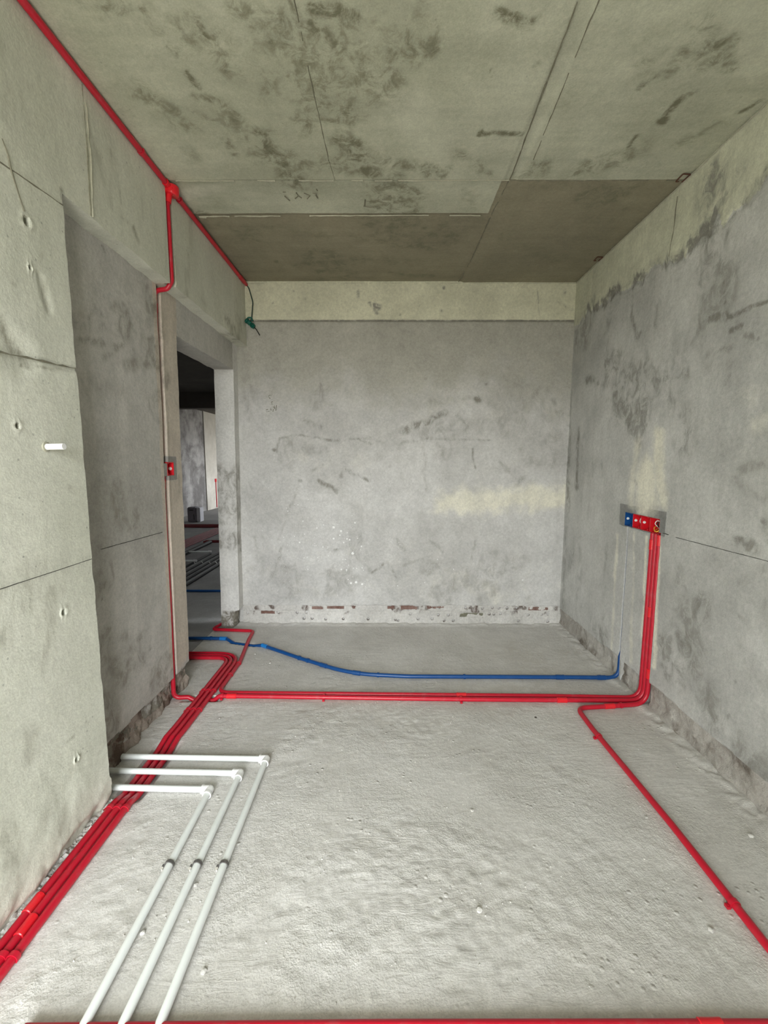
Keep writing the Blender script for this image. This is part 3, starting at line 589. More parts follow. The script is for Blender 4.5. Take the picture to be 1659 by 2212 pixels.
lw = relief('wall_left', lines(1.50, YB+.03, .010, D0, D1, SL0-.0006, SL0+.0006, SL1-.0006, SL1+.0006, SB[0], SB[1]), lines(-.02, 2.42, .010, DZ, SB[2], SB[3]),
       lw_put, lw_h, M_DOORWALL, mask=lw_mask, depth=WT,
       attrs={'stain_shade': lambda U, V: np.maximum(paint(U, V, LEFT_STAINS, 7, .04), np.maximum(.8*sstep(.17, .13, V), .35*sstep(.12, .4, fbm(U, V, 4, 39, 4)))),
              'pale': lambda U, V: 1.0*sstep(D1-.015, D1-.002, U),
              'zone': lambda U, V: .75*sstep(2.28, 2.36, U)*sstep(D0+.05, D0-.02, U)*(1-.5*sstep(.3, .1, V)),
              'patch': lambda U, V: sstep(.02, .0, np.maximum(np.abs(U-2.432)-.062, np.abs(V-1.382)-.058))})
tag(lw, 'grey plastered wall with the open doorway, behind the column', None, kind='structure')
from_bm('chalk_line', strip_bm([(XW(1.04)+.001, 1.80, 1.041), (XW(1.04)+.001, 2.31, 1.031)], .0026, .0018, (1, 0, 0), .3, 4), M_INK, lw)
# rough masonry exposed where the plaster stops above the floor
def lb_h(y, z): return .030*fbm(y, z, 13, 71, 4, .6) + .012*fbm(y, z, 5, 72, 2) - .012*sstep(.02, .13, z)
bl = relief('baseboard_left', lines(1.50, D0+.004, .009), lines(-.03, .172, .009), lambda U, V, h: (XW(0)-.022 + h, U, V), lb_h, M_ROUGH_BROWN, depth=.09,
       attrs={'stain_shade': lambda U, V: .75*sstep(.0, .35, fbm(U, V, 9, 73, 3))})
tag(bl, 'broken brown mortar strip along the foot of the left wall', None, kind='structure')

# ------------------------------------------------------------------ back wall
ZBB = 2.562
def bw_h(x, z):
    h = .0022*fbm(x, z, 3, 15, 4) + .0012*fbm(x, z, 26, 45, 3)
    h += .004*sstep(ZBB-.006, ZBB+.004, z + .004*fbm(x, x*0, 8, 6, 3)) - .010*sstep(.008, .002, np.abs(z-ZBB+.004))
    h += .004*sstep(-1.205, -1.235, x)
    h -= .020*sstep(.168, .160, z + .010*fbm(x, x*0, 14, 16, 4))
    return h
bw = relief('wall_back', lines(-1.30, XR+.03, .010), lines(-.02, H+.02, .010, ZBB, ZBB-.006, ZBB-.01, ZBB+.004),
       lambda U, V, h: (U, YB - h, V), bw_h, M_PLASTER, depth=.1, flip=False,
       attrs={'stain_shade': lambda U, V: np.maximum(np.maximum(paint(U, V, BACK_STAINS, 9, .035), .9*sstep(.008, .002, np.abs(V-ZBB+.004))), .28*sstep(.06, .5, fbm(U, V, 2.6, 49, 6, .6))),
              'zone': lambda U, V: sstep(ZBB-.006, ZBB+.006, V), 'patch': lambda U, V: sstep(-.45, .45, V-1.98+.30*fbm(U, V, 2.6, 92, 5))*sstep(ZBB+.004, ZBB-.004, V),  # patch darkens the upper plaster coat, painting in the dimmer upper wall
              'pale': lambda U, V: np.maximum(paint(U, V, BACK_PALE, 8, .08), .12*sstep(1.2, .3, V))})
tag(bw, 'grey plastered back wall with a pale concrete beam along its top', None, kind='structure')
for i, (pts, w, t, mm) in enumerate([
        ([(-.247, YB, 2.84), (-.249, YB, 2.57)], .007, .004, M_INK_SOFT),
        ([(1.235, YB, 2.83), (1.245, YB, 2.57)], .004, .003, M_INK_SOFT),
        ([(-1.13, YB, 2.842), (.3, YB, 2.845), (1.52, YB, 2.842)], .008, .006, M_RIDGE)]):
    from_bm('formwork_joint', strip_bm(pts, w*.6, t*.7, (0, -1, 0), .5, i+70, .05), mm, bw)
for i, s in enumerate(WALL_MARKS):
    from_bm('pencil_mark', strip_bm([(x, YB-.0015, z) for x, z in s], .0045, .0018, (0, -1, 0), .3, i+90), M_INK_SOFT, bw)
bm = bmesh.new()
spots = [(x, z, r*1.3) for x, z, r in SPLATTER]
for k in range(170):
    spots.append((rng.gauss(-.55, .34), rng.gauss(.78, .26), rng.uniform(.0012, .0032)))
for k in range(60):
    spots.append((rng.uniform(-1.0, 1.2), rng.uniform(.25, 1.0), rng.uniform(.001, .0022)))
for (x, z, r) in spots:
    if not (-1.18 < x < 1.48 and .2 < z < 1.7): continue
    hx = [bm.verts.new((x+r*math.cos(a)*rng.uniform(.8, 1.2), YB-.0005, z+r*math.sin(a)*rng.uniform(.8, 1.2))) for a in [k*math.pi/4 for k in range(8)]]
    cc = bm.verts.new((x, YB-.0035, z))
    for k in range(8): bm.faces.new((hx[k], hx[(k+1) % 8], cc))
tag(from_bm('paint_splatter', bm, M_SPLAT, bw), 'white paint specks', kind='stuff')
# masonry course exposed below the plaster, holes of the hollow bricks in it
def bb_h(x, z):
    h = .010*fbm(x, z, 18, 81, 4, .6) + .006*sstep(.09, .0, z)
    h -= .006*sstep(.006, .0, np.abs(z-.112+.004*fbm(x, x*0, 6, 2, 2)))
    for (a, b) in PITS: h -= .022*sstep(.013, .007, np.hypot(x-a, (z-b)*1.05))
    for (a, b, lo, hi) in BRICKS: h -= .006*sstep(.006, 0, np.maximum(np.maximum(a-x, x-b), np.maximum(lo-z, z-hi)))
    return h
bb = relief('baseboard_back', lines(-1.26, XR+.01, .0048), lines(-.03, .172, .0048), lambda U, V, h: (U, YB + .008 - h, V), bb_h, M_ROUGH_PALE, depth=.05,
       attrs={'stain_shade': lambda U, V: np.maximum(np.max([sstep(.014, .007, np.hypot(U-a, V-b)) for a, b in PITS], 0), .55*sstep(.12, .4, fbm(U, V, 14, 83, 3))*sstep(.05, .12, V))})  # brick holes darkened to paint in their inner shade
tag(bb, 'pale broken mortar strip with brick holes along the foot of the back wall', None, kind='structure')
for i, (a, b, lo, hi) in enumerate(BRICKS):
    bm = bmesh.new(); r = random.Random(i)
    box(bm, (a, YB+.0125, lo), (b, YB+.05, hi), .003)
    for v in bm.verts: v.co += Vector((r.uniform(-.003, .003), r.uniform(-.003, .003), r.uniform(-.003, .003)))
    o = from_bm('brick', bm, M_BRICK_GREEN if i == 9 else M_BRICK, bb)
    if i == 9: o['label'] = 'greenish mossy brick'

# ------------------------------------------------------------------ right wall
RC0, RC1 = 2.322, 2.422          # chase for the three red conduits
BX0, BX1, BZ0, BZ1 = 2.339, 2.684, 1.019, 1.106
BS0, BS1 = 2.632, 2.648          # narrow chase for the blue conduit
def rb_edge(y, z):
    """signed height above the ragged lower edge of the right-hand beam"""
    return z - (2.50 + .006*(3.6-y) + .050*fbm(y, z*.12, 6, 24, 2, .5) + .050*fbm(y, z*.10, 19, 27, 4, .7) + .045*fbm(y, y*0, 2.2, 26, 2))
def rw_h(y, z):
    h = .003*fbm(y, z, 2.4, 25, 4) + .0014*fbm(y, z, 20, 55, 3) + .0018*fbm(y, z*.3, 12, 57, 3)
    e = rb_edge(y, z)
    h += .004*sstep(0, .012, e) - .004*sstep(.010, 0, np.abs(e+.006))
    edge = .150 + .012*fbm(y, y*0, 9, 27, 4) - .15*((y > BS0-.03) & (y < RC1+.29) & (y > RC0-.01) & (y < BS1+.02))
    h = h - .022*sstep(0, .012, edge - z)
    ch = ((y > RC0) & (y < RC1)) | ((y > BS0) & (y < BS1))
    return np.where(ch & (z < 1.03), -.040, h)
def rw_mask(y, z): return ~((y > BX0) & (y < BX1) & (z > BZ0) & (z < BZ1))
rw = relief('wall_right', np.concatenate([np.linspace(-1.45, .9, 40)[:-1], lines(.9, YB+.03, .010, RC0-.0006, RC0+.0006, RC1-.0006, RC1+.0006, BS0-.0006, BS0+.0006, BS1-.0006, BS1+.0006, BX0, BX1)]),
       lines(-.02, H+.02, .010, BZ0, BZ1), lambda U, V, h: (XR - h, U, V), rw_h, M_PLASTER_R, mask=rw_mask, depth=.06, flip=True,
       attrs={'stain_shade': lambda U, V: np.maximum(np.maximum(paint(U, V, RIGHT_STAINS, 11, .03), (.3+.7*sstep(-.1, .3, fbm(U, V*.4, 7, 35, 4)))*sstep(.065, .0, np.abs(rb_edge(U, V)-.012))),  # band at the beam edge: stain plus painted shade of its dips
                       np.maximum(.42*sstep(.04, .45, fbm(U, V*.7, 2.4, 36, 6)), .28*sstep(.17, .12, V))),
              'zone': lambda U, V: sstep(-.008, .012, rb_edge(U, V)),
              'pale': lambda U, V: paint(U, V, RIGHT_PALE, 12, .03),
              'patch': lambda U, V: sstep(.02, -.004, np.maximum(np.abs(U-2.517)-.222, np.maximum(1.022-V, V-1.144)) + .007*fbm(U, V, 30, 38, 3))})
tag(rw, 'mottled grey plastered right wall under a ragged concrete beam', None, kind='structure')
from_bm('chalk_line', strip_bm([(XR-.002, .9, 1.029), (XR-.002, 2.20, 1.028)], .0026, .0016, (-1, 0, 0), .3, 5), M_INK, rw)
from_bm('chalk_line', strip_bm([(XR-.002, 2.255, 1.031), (XR-.002, 2.305, 1.033)], .004, .0025, (-1, 0, 0), .2, 5), M_INK, rw)
from_bm('formwork_joint', strip_bm([(XR-.004, 2.40, 2.80), (XR-.004, 2.41, 2.64), (XR-.004, 2.43, 2.52)], .010, .002, (-1, 0, 0), .6, 8), M_INK_SOFT, rw)
from_bm('formwork_joint', strip_bm([(XR-.004, .9, 2.842), (XR-.004, 3.58, 2.842)], .008, .006, (-1, 0, 0), .6, 9), M_RIDGE, rw)
def rf_h(y, z): return .014*fbm(y, z, 14, 86, 4, .6) + .010*sstep(.06, 0, z)
br = relief('baseboard_right', lines(.7, YB+.01, .010), lines(-.03, .165, .010), lambda U, V, h: (XR + .012 - h, U, V), rf_h, M_ROUGH, depth=.02, flip=True,
       mask=lambda y, z: ~(((y > RC0) & (y < RC1)) | ((y > BS0) & (y < BS1))),
       attrs={'stain_shade': lambda U, V: .5*sstep(.05, .4, fbm(U, V, 7, 87, 3))})
tag(br, 'rough mortar strip along the foot of the right wall', None, kind='structure')

# ------------------------------------------------------------------ wall behind the camera with the balcony opening, light-shaping slabs added outside
bm = bmesh.new()
y0, y1 = WIN['y']-.2, WIN['y']
for lo, hi in [((-1.5, y0, -.02), (WIN['x0'], y1, H+.1)), ((WIN['x1'], y0, -.02), (1.75, y1, H+.1)), ((WIN['x0'], y0, WIN['z1']), (WIN['x1'], y1, H+.1))]:
    if hi[0] > lo[0] and hi[2] > lo[2]: box(bm, lo, hi)
tag(from_bm('wall_rear', bm, M_PLASTER, None, False), 'plastered wall around the balcony opening behind the viewer', kind='structure')
bm = bmesh.new(); box(bm, (-3.2, -2.4, -.18), (3.2, -.82, -.012))  # unseen slab added to bounce skylight up to the ceiling
tag(from_bm('floor_bounce_slab', bm, M_FLOOR, None, False), 'bare slab added outside to bounce skylight in, behind the viewer', kind='structure')
bm = bmesh.new(); box(bm, (-3.2, -2.2, H+.02), (3.2, -1.0, H+.18))  # unseen overhang added to keep high sky off the near floor
tag(from_bm('ceiling_sky_blocker', bm, M_CEIL, None, False), 'unseen overhang slab added to cut the high sky, behind the viewer', kind='structure')
# ------------------------------------------------------------------ rooms beyond the doorway
def slab(name, lo, hi, mat, label, parent=None):
    bm = bmesh.new(); box(bm, lo, hi)
    return tag(from_bm(name, bm, mat, parent, False), label, kind='structure')
HX = -5.25
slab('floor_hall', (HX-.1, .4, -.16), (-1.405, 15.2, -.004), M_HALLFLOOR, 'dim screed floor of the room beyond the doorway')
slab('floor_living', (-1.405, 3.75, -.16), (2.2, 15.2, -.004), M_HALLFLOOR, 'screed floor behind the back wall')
slab('ceiling_hall', (HX-.1, .4, H), (-1.30, 15.2, H+.12), M_HALLSHADED, 'slab coloured dark as in shade over the room beyond the doorway')
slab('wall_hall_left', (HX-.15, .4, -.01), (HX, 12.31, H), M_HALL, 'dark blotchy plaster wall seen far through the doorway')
slab('trim_2', (HX-.15, 12.31, -.01), (HX+.03, 15.2, H), M_HALLPALE, 'pale concrete pier far through the doorway')
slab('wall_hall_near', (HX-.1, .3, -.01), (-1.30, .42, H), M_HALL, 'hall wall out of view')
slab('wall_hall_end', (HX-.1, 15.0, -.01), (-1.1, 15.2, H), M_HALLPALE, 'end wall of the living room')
slab('trim_3', (HX, 9.0, 2.53), (-1.2, 9.25, H), M_HALLSHADED, 'beam coloured dark as in shade across the far room')
bm = bmesh.new()
for lo, hi in [((-1.22, 3.75, -.01), (-1.12, 12.62, H)), ((-1.22, 13.90, -.01), (-1.12, 15.2, H)), ((-1.22, 12.35, -.01), (-1.12, 14.25, .6)), ((-1.22, 12.35, 2.4), (-1.12, 14.25, H))]:
    box(bm, lo, hi)
bm2 = bm
o = from_bm('wall_hall_right', bm2, M_HALL, None, False); tag(o, 'right wall of the far room with its window opening', kind='structure')
slab('trim_4', (-1.42, 1.0, ZB+.06), (-1.30, 3.72, H), M_HALLSHADED, 'hall face of the beam above the doorway')

def conduit(name, label, cat, path, r, mat, couplings=(), clips=(), cmat=None, clipmat=None, normal=(0, 0, 1), group=None, n=12, pipe='pipe', coup_len=.06):
    """one run of pipe: the pipe itself, its couplings and its saddle clips"""
    root = thing(name, label, cat, tuple(path[0]), group)
    from_bm(pipe, tube(bmesh.new(), path, r, n), mat, root)
    for p in couplings:
        from_bm('coupling', coupling_bm(path, nearest(path, p), r, coup_len), cmat, root)
    for c_ in clips:
        p, nn, sd = (c_ + (normal, 1))[:3] if len(c_) == 2 and not isinstance(c_[0], (int, float)) else (c_, normal, 1)
        if len(c_) == 2 and not isinstance(c_[0], (int, float)): p, sd = c_; nn = normal
        from_bm('clip', clip_bm(path, nearest(path, p), r, nn, sd), clipmat or cmat, root)
    return root
R = .013; ZC = .0135
RED = dict(r=R, mat=M_RED, cmat=M_RED_NEW, clipmat=M_RED)
# three parallel runs beside the column, dipping under the white pipes, turning into the doorway
names = ['nearest the column', 'in the middle', 'farthest from the column']
for i, (x, yt, rad) in enumerate([(-1.124, 2.905, .10), (-1.093, 2.940, .14), (-1.061, 2.975, .18)]):
    pts = [(x, -1.2, ZC), (x, 1.60, ZC), (x-.004, 1.66, -.008), (x-.006, 1.93, -.008), (x-.004, 2.02, ZC), (x, 2.10, ZC), (x, yt, ZC), (-2.1, yt, ZC)]
    path = fillet(pts, [0, .05, .05, .05, .05, .3, rad, 0])
    cp = [[(x, 1.19, ZC)], [(x, 1.125, ZC)], []][i]
    cl = [((x, 1.568, ZC), -1), ((x, 1.045, ZC), -1), ((x, 2.26, ZC), -1), ((x, 2.462, ZC), -1)]
    cl = [(a, -1 if i == 2 else -1) for a, _ in cl]
    conduit('electrical_conduit', ['red conduit of the floor bundle of three, running closest to the left column',
            'red conduit in the middle of the floor bundle of three beside the left column',
            'red conduit of the floor bundle of three, on the side of the white pipes'][i], 'conduit', path, couplings=cp, clips=[(a, -s if False else s) for a, s in cl], group=None, **RED)
# run to the wall boxes that crosses the floor and zigzags out through the doorway
CX = XR + .006
p1 = fillet([(CX, 2.402, 1.018), (CX, 2.402, ZC), (1.0, 2.417, ZC), (-1.028, 2.440, ZC), (-1.030, 2.84, ZC), (-1.090, 3.22, ZC), (-1.105, 3.395, ZC), (-1.465, 3.425, ZC), (-1.405, 3.66, ZC)], [0, .085, .3, .075, .2, .2, .05, .035, 0])
conduit('electrical_conduit', 'red conduit from the wall boxes across the floor, zigzagging out past the far door jamb', 'conduit', p1,
        couplings=[(.46, 2.425, ZC), (CX, 2.402, .95)], clips=[((-1.030, 2.66, ZC), -1), ((-1.035, 2.82, ZC), -1)], **RED)
# run that crosses the floor, passes under the bundle and climbs the left wall to the switch box
xs = XW(.6) - .024
p2 = fillet([(CX, 2.371, 1.018), (CX, 2.371, ZC), (.5, 2.379, ZC), (-.90, 2.405, ZC), (-1.005, 2.405, ZC), (-1.035, 2.402, -.014), (-1.15, 2.400, -.014), (-1.19, 2.398, ZC-.004), (xs, 2.384, ZC), (xs+.008, 2.384, .62), (XW(1.34)-.026, 2.384, 1.30), (XW(1.34)-.026, 2.40, 1.34)],
            [0, .085, .3, .1, .03, .03, .03, .03, .075, .3, .03, 0])
conduit('electrical_conduit', 'red conduit from the wall boxes across the floor to the switch box', 'conduit', p2,
        couplings=[(-.93, 2.405, ZC), (1.05, 2.374, ZC), (CX, 2.371, .56), (XW(1.3)-.026, 2.386, 1.295)],
        clips=[((-.37, 2.392, ZC), -1), ((.45, 2.38, ZC), -1), ((-.985, 2.405, ZC), -1)], **RED)
# run from the boxes that turns towards the viewer along the right wall
p3 = fillet([(CX, 2.340, 1.018), (CX, 2.340, ZC), (1.35, 2.318, ZC), (1.103, 2.292, ZC), (1.100, 2.10, ZC), (1.120, 1.50, ZC), (1.120, 1.03, ZC), (1.48, 1.0, ZC)], [0, .085, .2, .065, .3, .3, .06, 0])
conduit('electrical_conduit', 'red conduit running from the wall boxes towards the viewer along the right', 'conduit', p3,
        couplings=[(1.30, 2.313, ZC), (CX, 2.340, .20), (CX, 2.340, .985)], clips=[((1.37, 2.32, ZC), 1), ((1.102, 2.04, ZC), 1), ((1.120, 1.205, ZC), 1)], **RED)
# run across the very front
p4 = [(-.9, .890, ZC), (0, .902, ZC), (.9, .908, ZC), (1.48, .908, ZC)]
conduit('electrical_conduit', 'red conduit lying across the floor at the lower right edge of the view', 'conduit', p4, couplings=[(.82, .907, ZC)], clips=[], **RED)
# ceiling run with its round junction box and the drop down the beam
cxx, czz = XL + R + .002, H - R - .005
root = thing('ceiling_conduit', 'red conduit along the left ceiling edge with a tee box and a drop', 'conduit', (cxx, 2.38, czz))
main = [(cxx, -1.3, czz), (cxx, 3.585, czz)]
from_bm('pipe', tube(bmesh.new(), main, R, 12), M_RED, root)
drop = fillet([(XL-.006, 2.381, 2.80), (XL-.006, 2.381, 2.375), (XL-.03, 2.381, 2.337), (XW(2.3)-.022, 2.383, 2.328), (XW(2.2)-.022, 2.384, 2.24), (XW(1.4)-.028, 2.384, 1.44)], [0, .04, .03, .035, .06, 0])
from_bm('drop_pipe', tube(bmesh.new(), drop, R-.001, 12), M_RED, root)
bm = bmesh.new()
tube(bm, [(cxx+.004, 2.383, czz+.012), (cxx+.004, 2.383, czz+.008), (cxx+.003, 2.383, czz-.026), (cxx+.002, 2.383, czz-.032)], [.030, .036, .036, .030], 20)
tube(bm, [(cxx, 2.325, czz), (cxx, 2.35, czz)], R+.004, 14); tube(bm, [(cxx, 2.416, czz), (cxx, 2.44, czz)], R+.004, 14)
tube(bm, [(XL+.004, 2.382, czz-.03), (XL-.003, 2.381, 2.765)], R+.003, 14)
from_bm('junction_box', bm, M_RED_NEW, root)
for y in (2.115, 2.475): from_bm('clip', clip_bm(main, nearest(main, (cxx, y, czz)), R, (0, 0, -1), 1 if y < 2.3 else 1), M_RED, root)
for s in (3.52, 2.21): pass
from_bm('coupling', coupling_bm(main, nearest(main, (cxx, 3.49, czz)), R, .10), M_RED, root)
from_bm('coupling', coupling_bm(drop, nearest(drop, (XW(2.2)-.022, 2.384, 2.24)), R-.001, .05), M_RED, root)
# pulled cable ending in a taped coil
root = thing('pull_cable', 'dark green cable hanging from the ceiling conduit, ending in a green taped coil', 'cable', (-1.12, 3.585, H-.02))
wire = fillet([(cxx, 3.585, czz), (-1.10, 3.572, 2.80), (-1.070, 3.565, 2.69), (-1.085, 3.565, 2.565), (-1.10, 3.566, 2.545)], .08, 6)
from_bm('wire', tube(bmesh.new(), wire, .0042, 8), M_WIRE_G, root)
bm = bmesh.new()
for k in range(9):
    t = k/8
    cx, cz = -1.128 + .058*t, 2.553 - .050*t
    cy = 3.566
    tube(bm, [(cx-.004, cy, cz+.003), (cx-.002, cy, cz+.0015), (cx+.003, cy, cz-.0025), (cx+.005, cy, cz-.004)], [.013 + .004*math.sin(2.2*k), .018+.003*math.sin(2.2*k), .018+.003*math.cos(k), .013], 10)
tube(bm, fillet([(-1.12, 3.566, 2.545), (-1.118, 3.563, 2.572), (-1.085, 3.563, 2.572), (-1.078, 3.565, 2.545)], .012, 4), .006, 8)
from_bm('tape_coil', bm, M_TAPE, root)
from_bm('wire_tail', tube(bmesh.new(), fillet([(-1.072, 3.568, 2.50), (-1.052, 3.570, 2.485), (-1.026, 3.572, 2.438)], .02, 5), .0036, 8), M_BLACK, root)

# ------------------------------------------------------------------ blue conduit
BZ = .0135
pb = fillet([(XR+.011, 2.640, 1.016), (XR+.011, 2.640, .20), (XR+.006, 2.640, .155), (XR+.006, 2.640, BZ), (1.2, 2.645, BZ), (.15, 2.648, BZ), (-.23, 2.680, BZ), (-.62, 2.905, BZ), (-.95, 3.118, BZ), (-1.03, 3.150, -.010), (-1.20, 3.198, -.010), (-1.275, 3.238, BZ), (-1.40, 3.243, BZ), (-1.75, 3.24, BZ)],
            [0, .03, .03, .075, .3, .7, .9, .5, .04, .05, .05, .04, .2, 0])
rad = []
for p in pb: rad.append(.0068 if p.z > .19 else R)
root = thing('blue_conduit', 'blue conduit curving across the floor from the blue wall box out through the doorway', 'conduit', (1.2, 2.645, 0))
from_bm('pipe', tube(bmesh.new(), pb, rad, 12), M_BLUE, root)
for p in [(-1.30, 3.241, BZ), (-.93, 3.105, BZ), (-.43, 2.80, BZ), (-.20, 2.668, BZ), (1.15, 2.645, BZ), (1.42, 2.643, BZ)]:
    from_bm('coupling', coupling_bm(pb, nearest(pb, p), R, .055), M_BLUE_NEW if p[0] < -.9 else M_BLUE, root)
for p in [(1.41, 2.643, BZ), (.52, 2.646, BZ), (-.05, 2.655, BZ), (-.62, 2.91, BZ), (-.55, 2.87, BZ), (-1.40, 3.243, BZ)]:
    from_bm('clip', clip_bm(pb, nearest(pb, p), R, (0, 0, 1), 1), M_BLUE, root)

# ------------------------------------------------------------------ white water pipes: two lengths joined by an elbow, a steel strap each
WR, WZ = .0128, .0165
for i, (x, y, x0, lab) in enumerate([(-.757, 1.668, -1.45, 'shortest white water pipe, its elbow closest to the viewer'), (-.659, 1.765, -1.45, 'middle one of the three white elbowed water pipes'),
                                (-.566, 1.858, -1.265, 'longest white water pipe, farthest from the viewer, with its cut end by the left wall')]):
    x1 = [-.757, -.659, -.566][i]
    root = thing('water_pipe', lab, 'pipe', (x, y, 0))
    xe = {0: -1.30, 1: -1.275, 2: -1.262}[i]
    from_bm('pipe', tube(bmesh.new(), [(xe, y+.012, WZ), (x-.022, y, WZ)], WR, 14), M_WHITE, root)
    from_bm('pipe', tube(bmesh.new(), [(x, y-.022, WZ), (x1 + .008*(i == 0), -1.1, WZ)], WR, 14), M_WHITE, root)
    el = fillet([(x-.034, y, WZ), (x-.032, y, WZ), (x-.004, y, WZ+.001), (x, y, WZ+.001), (x, y-.004, WZ+.001), (x, y-.032, WZ), (x, y-.034, WZ)], .012, 4)
    bm = bmesh.new(); tube(bm, el, [WR+.001]+[WR+.0042]*(len(el)-2)+[WR+.001], 16)
    for s_, ax in ((0, 0), (1, 1)):
        a = (x-.034, y, WZ) if s_ == 0 else (x, y-.034, WZ); b = (x-.026, y, WZ) if s_ == 0 else (x, y-.026, WZ)
        tube(bm, [a, b], WR+.0062, 16)
    from_bm('elbow', bm, M_WHITE_FIT, root)
    run = [(x, y-.03, WZ), (x1, -1.1, WZ)]
    cb = clip_bm(run, nearest(run, (x, 1.325, WZ)), WR, (0, 0, 1), 1, .011)
    strap = from_bm('pipe_strap', cb, M_STEEL, root)
    bm = bmesh.new(); q, t_ = walk(run, nearest(run, (x, 1.317, WZ)))
    tube(bm, [(q.x-.022, 1.316, .001), (q.x-.022, 1.314, .012), (q.x-.022, 1.314, .014)], [.003, .003, .006], 8)
    from_bm('nail', bm, M_NAIL, strap)

# ------------------------------------------------------------------ recessed wall boxes
def wall_box(name, label, cat, y0, y1, z0, z1, xf, face, mat, depth=.05, lugs=True, wire=False):
    """open plastic box let into a wall; xf = front plane, face = +1 looks towards +x, -1 towards -x"""
    root = thing(name, label, cat, (xf, (y0+y1)/2, z0))
    w = .003; xb = xf - face*depth
    lo, hi = min(xf, xb), max(xf, xb)
    bm = bmesh.new()
    box(bm, (lo, y0, z0), (hi, y0+w, z1)); box(bm, (lo, y1-w, z0), (hi, y1, z1))
    box(bm, (lo, y0, z0), (hi, y1, z0+w)); box(bm, (lo, y0, z1-w), (hi, y1, z1))
    xbb = sorted((xb, xb + face*.003)); box(bm, (xbb[0], y0, z0), (xbb[1], y1, z1))
    for zz in (z0+.006, z1-.006):     # screw lugs
        box(bm, (min(xf-face*.012, xf-face*.030), (y0+y1)/2-.007, zz-.005), (max(xf-face*.012, xf-face*.030), (y0+y1)/2+.007, zz+.005), .002)
    shell = from_bm('shell', bm, mat, root, False)
    if lugs:
        bm = bmesh.new(); yc = y1-.020; zc = (z0+z1)/2+.002
        tube(bm, [(xf-face*.017, y1-.003, zc), (xf-face*.017, y1-.009, zc)], [.0085, .0065], 14)
        from_bm('knockout', bm, M_SPLAT, shell)
    return root
bw_ = .0862
for k in range(4):
    ya = BX1 - bw_*(k+1); yb = BX1 - bw_*k
    lab = ['blue open wall box at the far end of the row on the right wall', 'red wall box right beside the blue one', 'red wall box, third in the row on the right wall', 'red wall box above the red wall conduits, with loose wires'][k]
    root = wall_box('junction_box', lab, 'wall box', ya+.0006, yb-.0006, BZ0+.001, BZ1-.001, XR, -1, M_BLUE if k == 0 else M_REDBOX, .048, lugs=k < 3)
    if k == 3:
        yc, zc = (ya+yb)/2, (BZ0+BZ1)/2
        for q, (mat, pts) in enumerate([(M_WIRE_Y, [(XR+.035, yc+.030, zc-.005), (XR+.004, yc+.012, zc-.012), (XR-.006, yc-.012, zc-.034), (XR+.01, yc-.034, zc-.028)]),
                        (M_WIRE_Y, [(XR+.035, yc+.024, zc-.02), (XR-.002, yc-.004, zc-.030), (XR+.0, yc-.028, zc-.030), (XR+.03, yc-.034, zc+.01)]),
                        (M_BLACK, [(XR+.04, yc-.02, zc-.03), (XR+.004, yc-.018, zc+.0), (XR+.004, yc-.028, zc+.026), (XR+.035, yc-.03, zc+.0)]),
                        (M_BLACK, [(XR+.04, yc-.005, zc-.03), (XR+.012, yc-.0, zc+.012), (XR+.012, yc-.014, zc+.03), (XR+.035, yc-.026, zc-.01)]),
                        (M_SPLAT, [(XR+.035, yc+.004, zc-.02), (XR+.003, yc+.006, zc+.010), (XR+.003, yc-.012, zc+.034), (XR+.03, yc-.024, zc+.02)])]):
            from_bm('wire', tube(bmesh.new(), fillet(pts, .018, 5), .0022, 8), mat, root)
    if k == 1:
        yc, zc = (ya+yb)/2, (BZ0+BZ1)/2
        from_bm('wire', tube(bmesh.new(), fillet([(XR+.04, yc-.02, zc-.03), (XR+.01, yc-.012, zc), (XR+.01, yc-.026, zc+.03), (XR+.04, yc-.034, zc+.03)], .018, 5), .0022, 8), M_SPLAT, root)
xf = XW(1.378) + .001
root = wall_box('switch_box', 'small red switch box chased into the wall beside the doorway', 'wall box', SB[0]+.0006, SB[1]-.0006, SB[2]+.001, SB[3]-.001, xf, 1, M_REDBOX, .046, lugs=False)
bm = bmesh.new(); tube(bm, [(xf-.020, SB[1]-.004, 1.380), (xf-.020, SB[1]-.010, 1.380)], [.0105, .008], 14); from_bm('knockout', bm, M_SPLAT, root)
from_bm('wire', tube(bmesh.new(), fillet([(xf-.04, 2.405, 1.36), (xf-.01, 2.41, 1.375), (xf-.01, 2.415, 1.395), (xf-.04, 2.42, 1.40)], .012, 5), .0022, 8), M_WIRE_Y, root)

# ------------------------------------------------------------------ small things on the surfaces
root = thing('plastic_sleeve', 'short white plastic tube sticking out of the concrete column', 'pipe stub', (XL, 1.428, 1.469))
bm = bmesh.new(); tube(bm, [(XL-.01, 1.428, 1.469), (XL+.060, 1.430, 1.4705)], .0105, 16); from_bm('tube', bm, M_WHITE_FIT, root)
bm = bmesh.new(); tube(bm, [(XL-.004, 1.428, 1.469), (XL+.003, 1.428, 1.469), (XL+.004, 1.428, 1.469)], [.019, .017, .012], 14); from_bm('collar', bm, M_RIDGE, root)
for i, (y0, y1, lab) in enumerate([(2.292, 2.356, 'bent rusty wire staple at the right ceiling edge, nearer the viewer'), (3.150, 3.215, 'bent rusty wire staple at the right ceiling edge, near the back corner')]):
    w = [(1.496, y1, H-.002), (1.478, y1-.004, H-.006), (1.474, y0, H-.007), (1.515, y0+.004, H-.007), (1.513, y1, H-.005)]
    o = from_bm('wire_staple', tube(bmesh.new(), fillet(w, .006, 3), .0034, 8), M_RUST)
    tag(o, lab, 'staple')
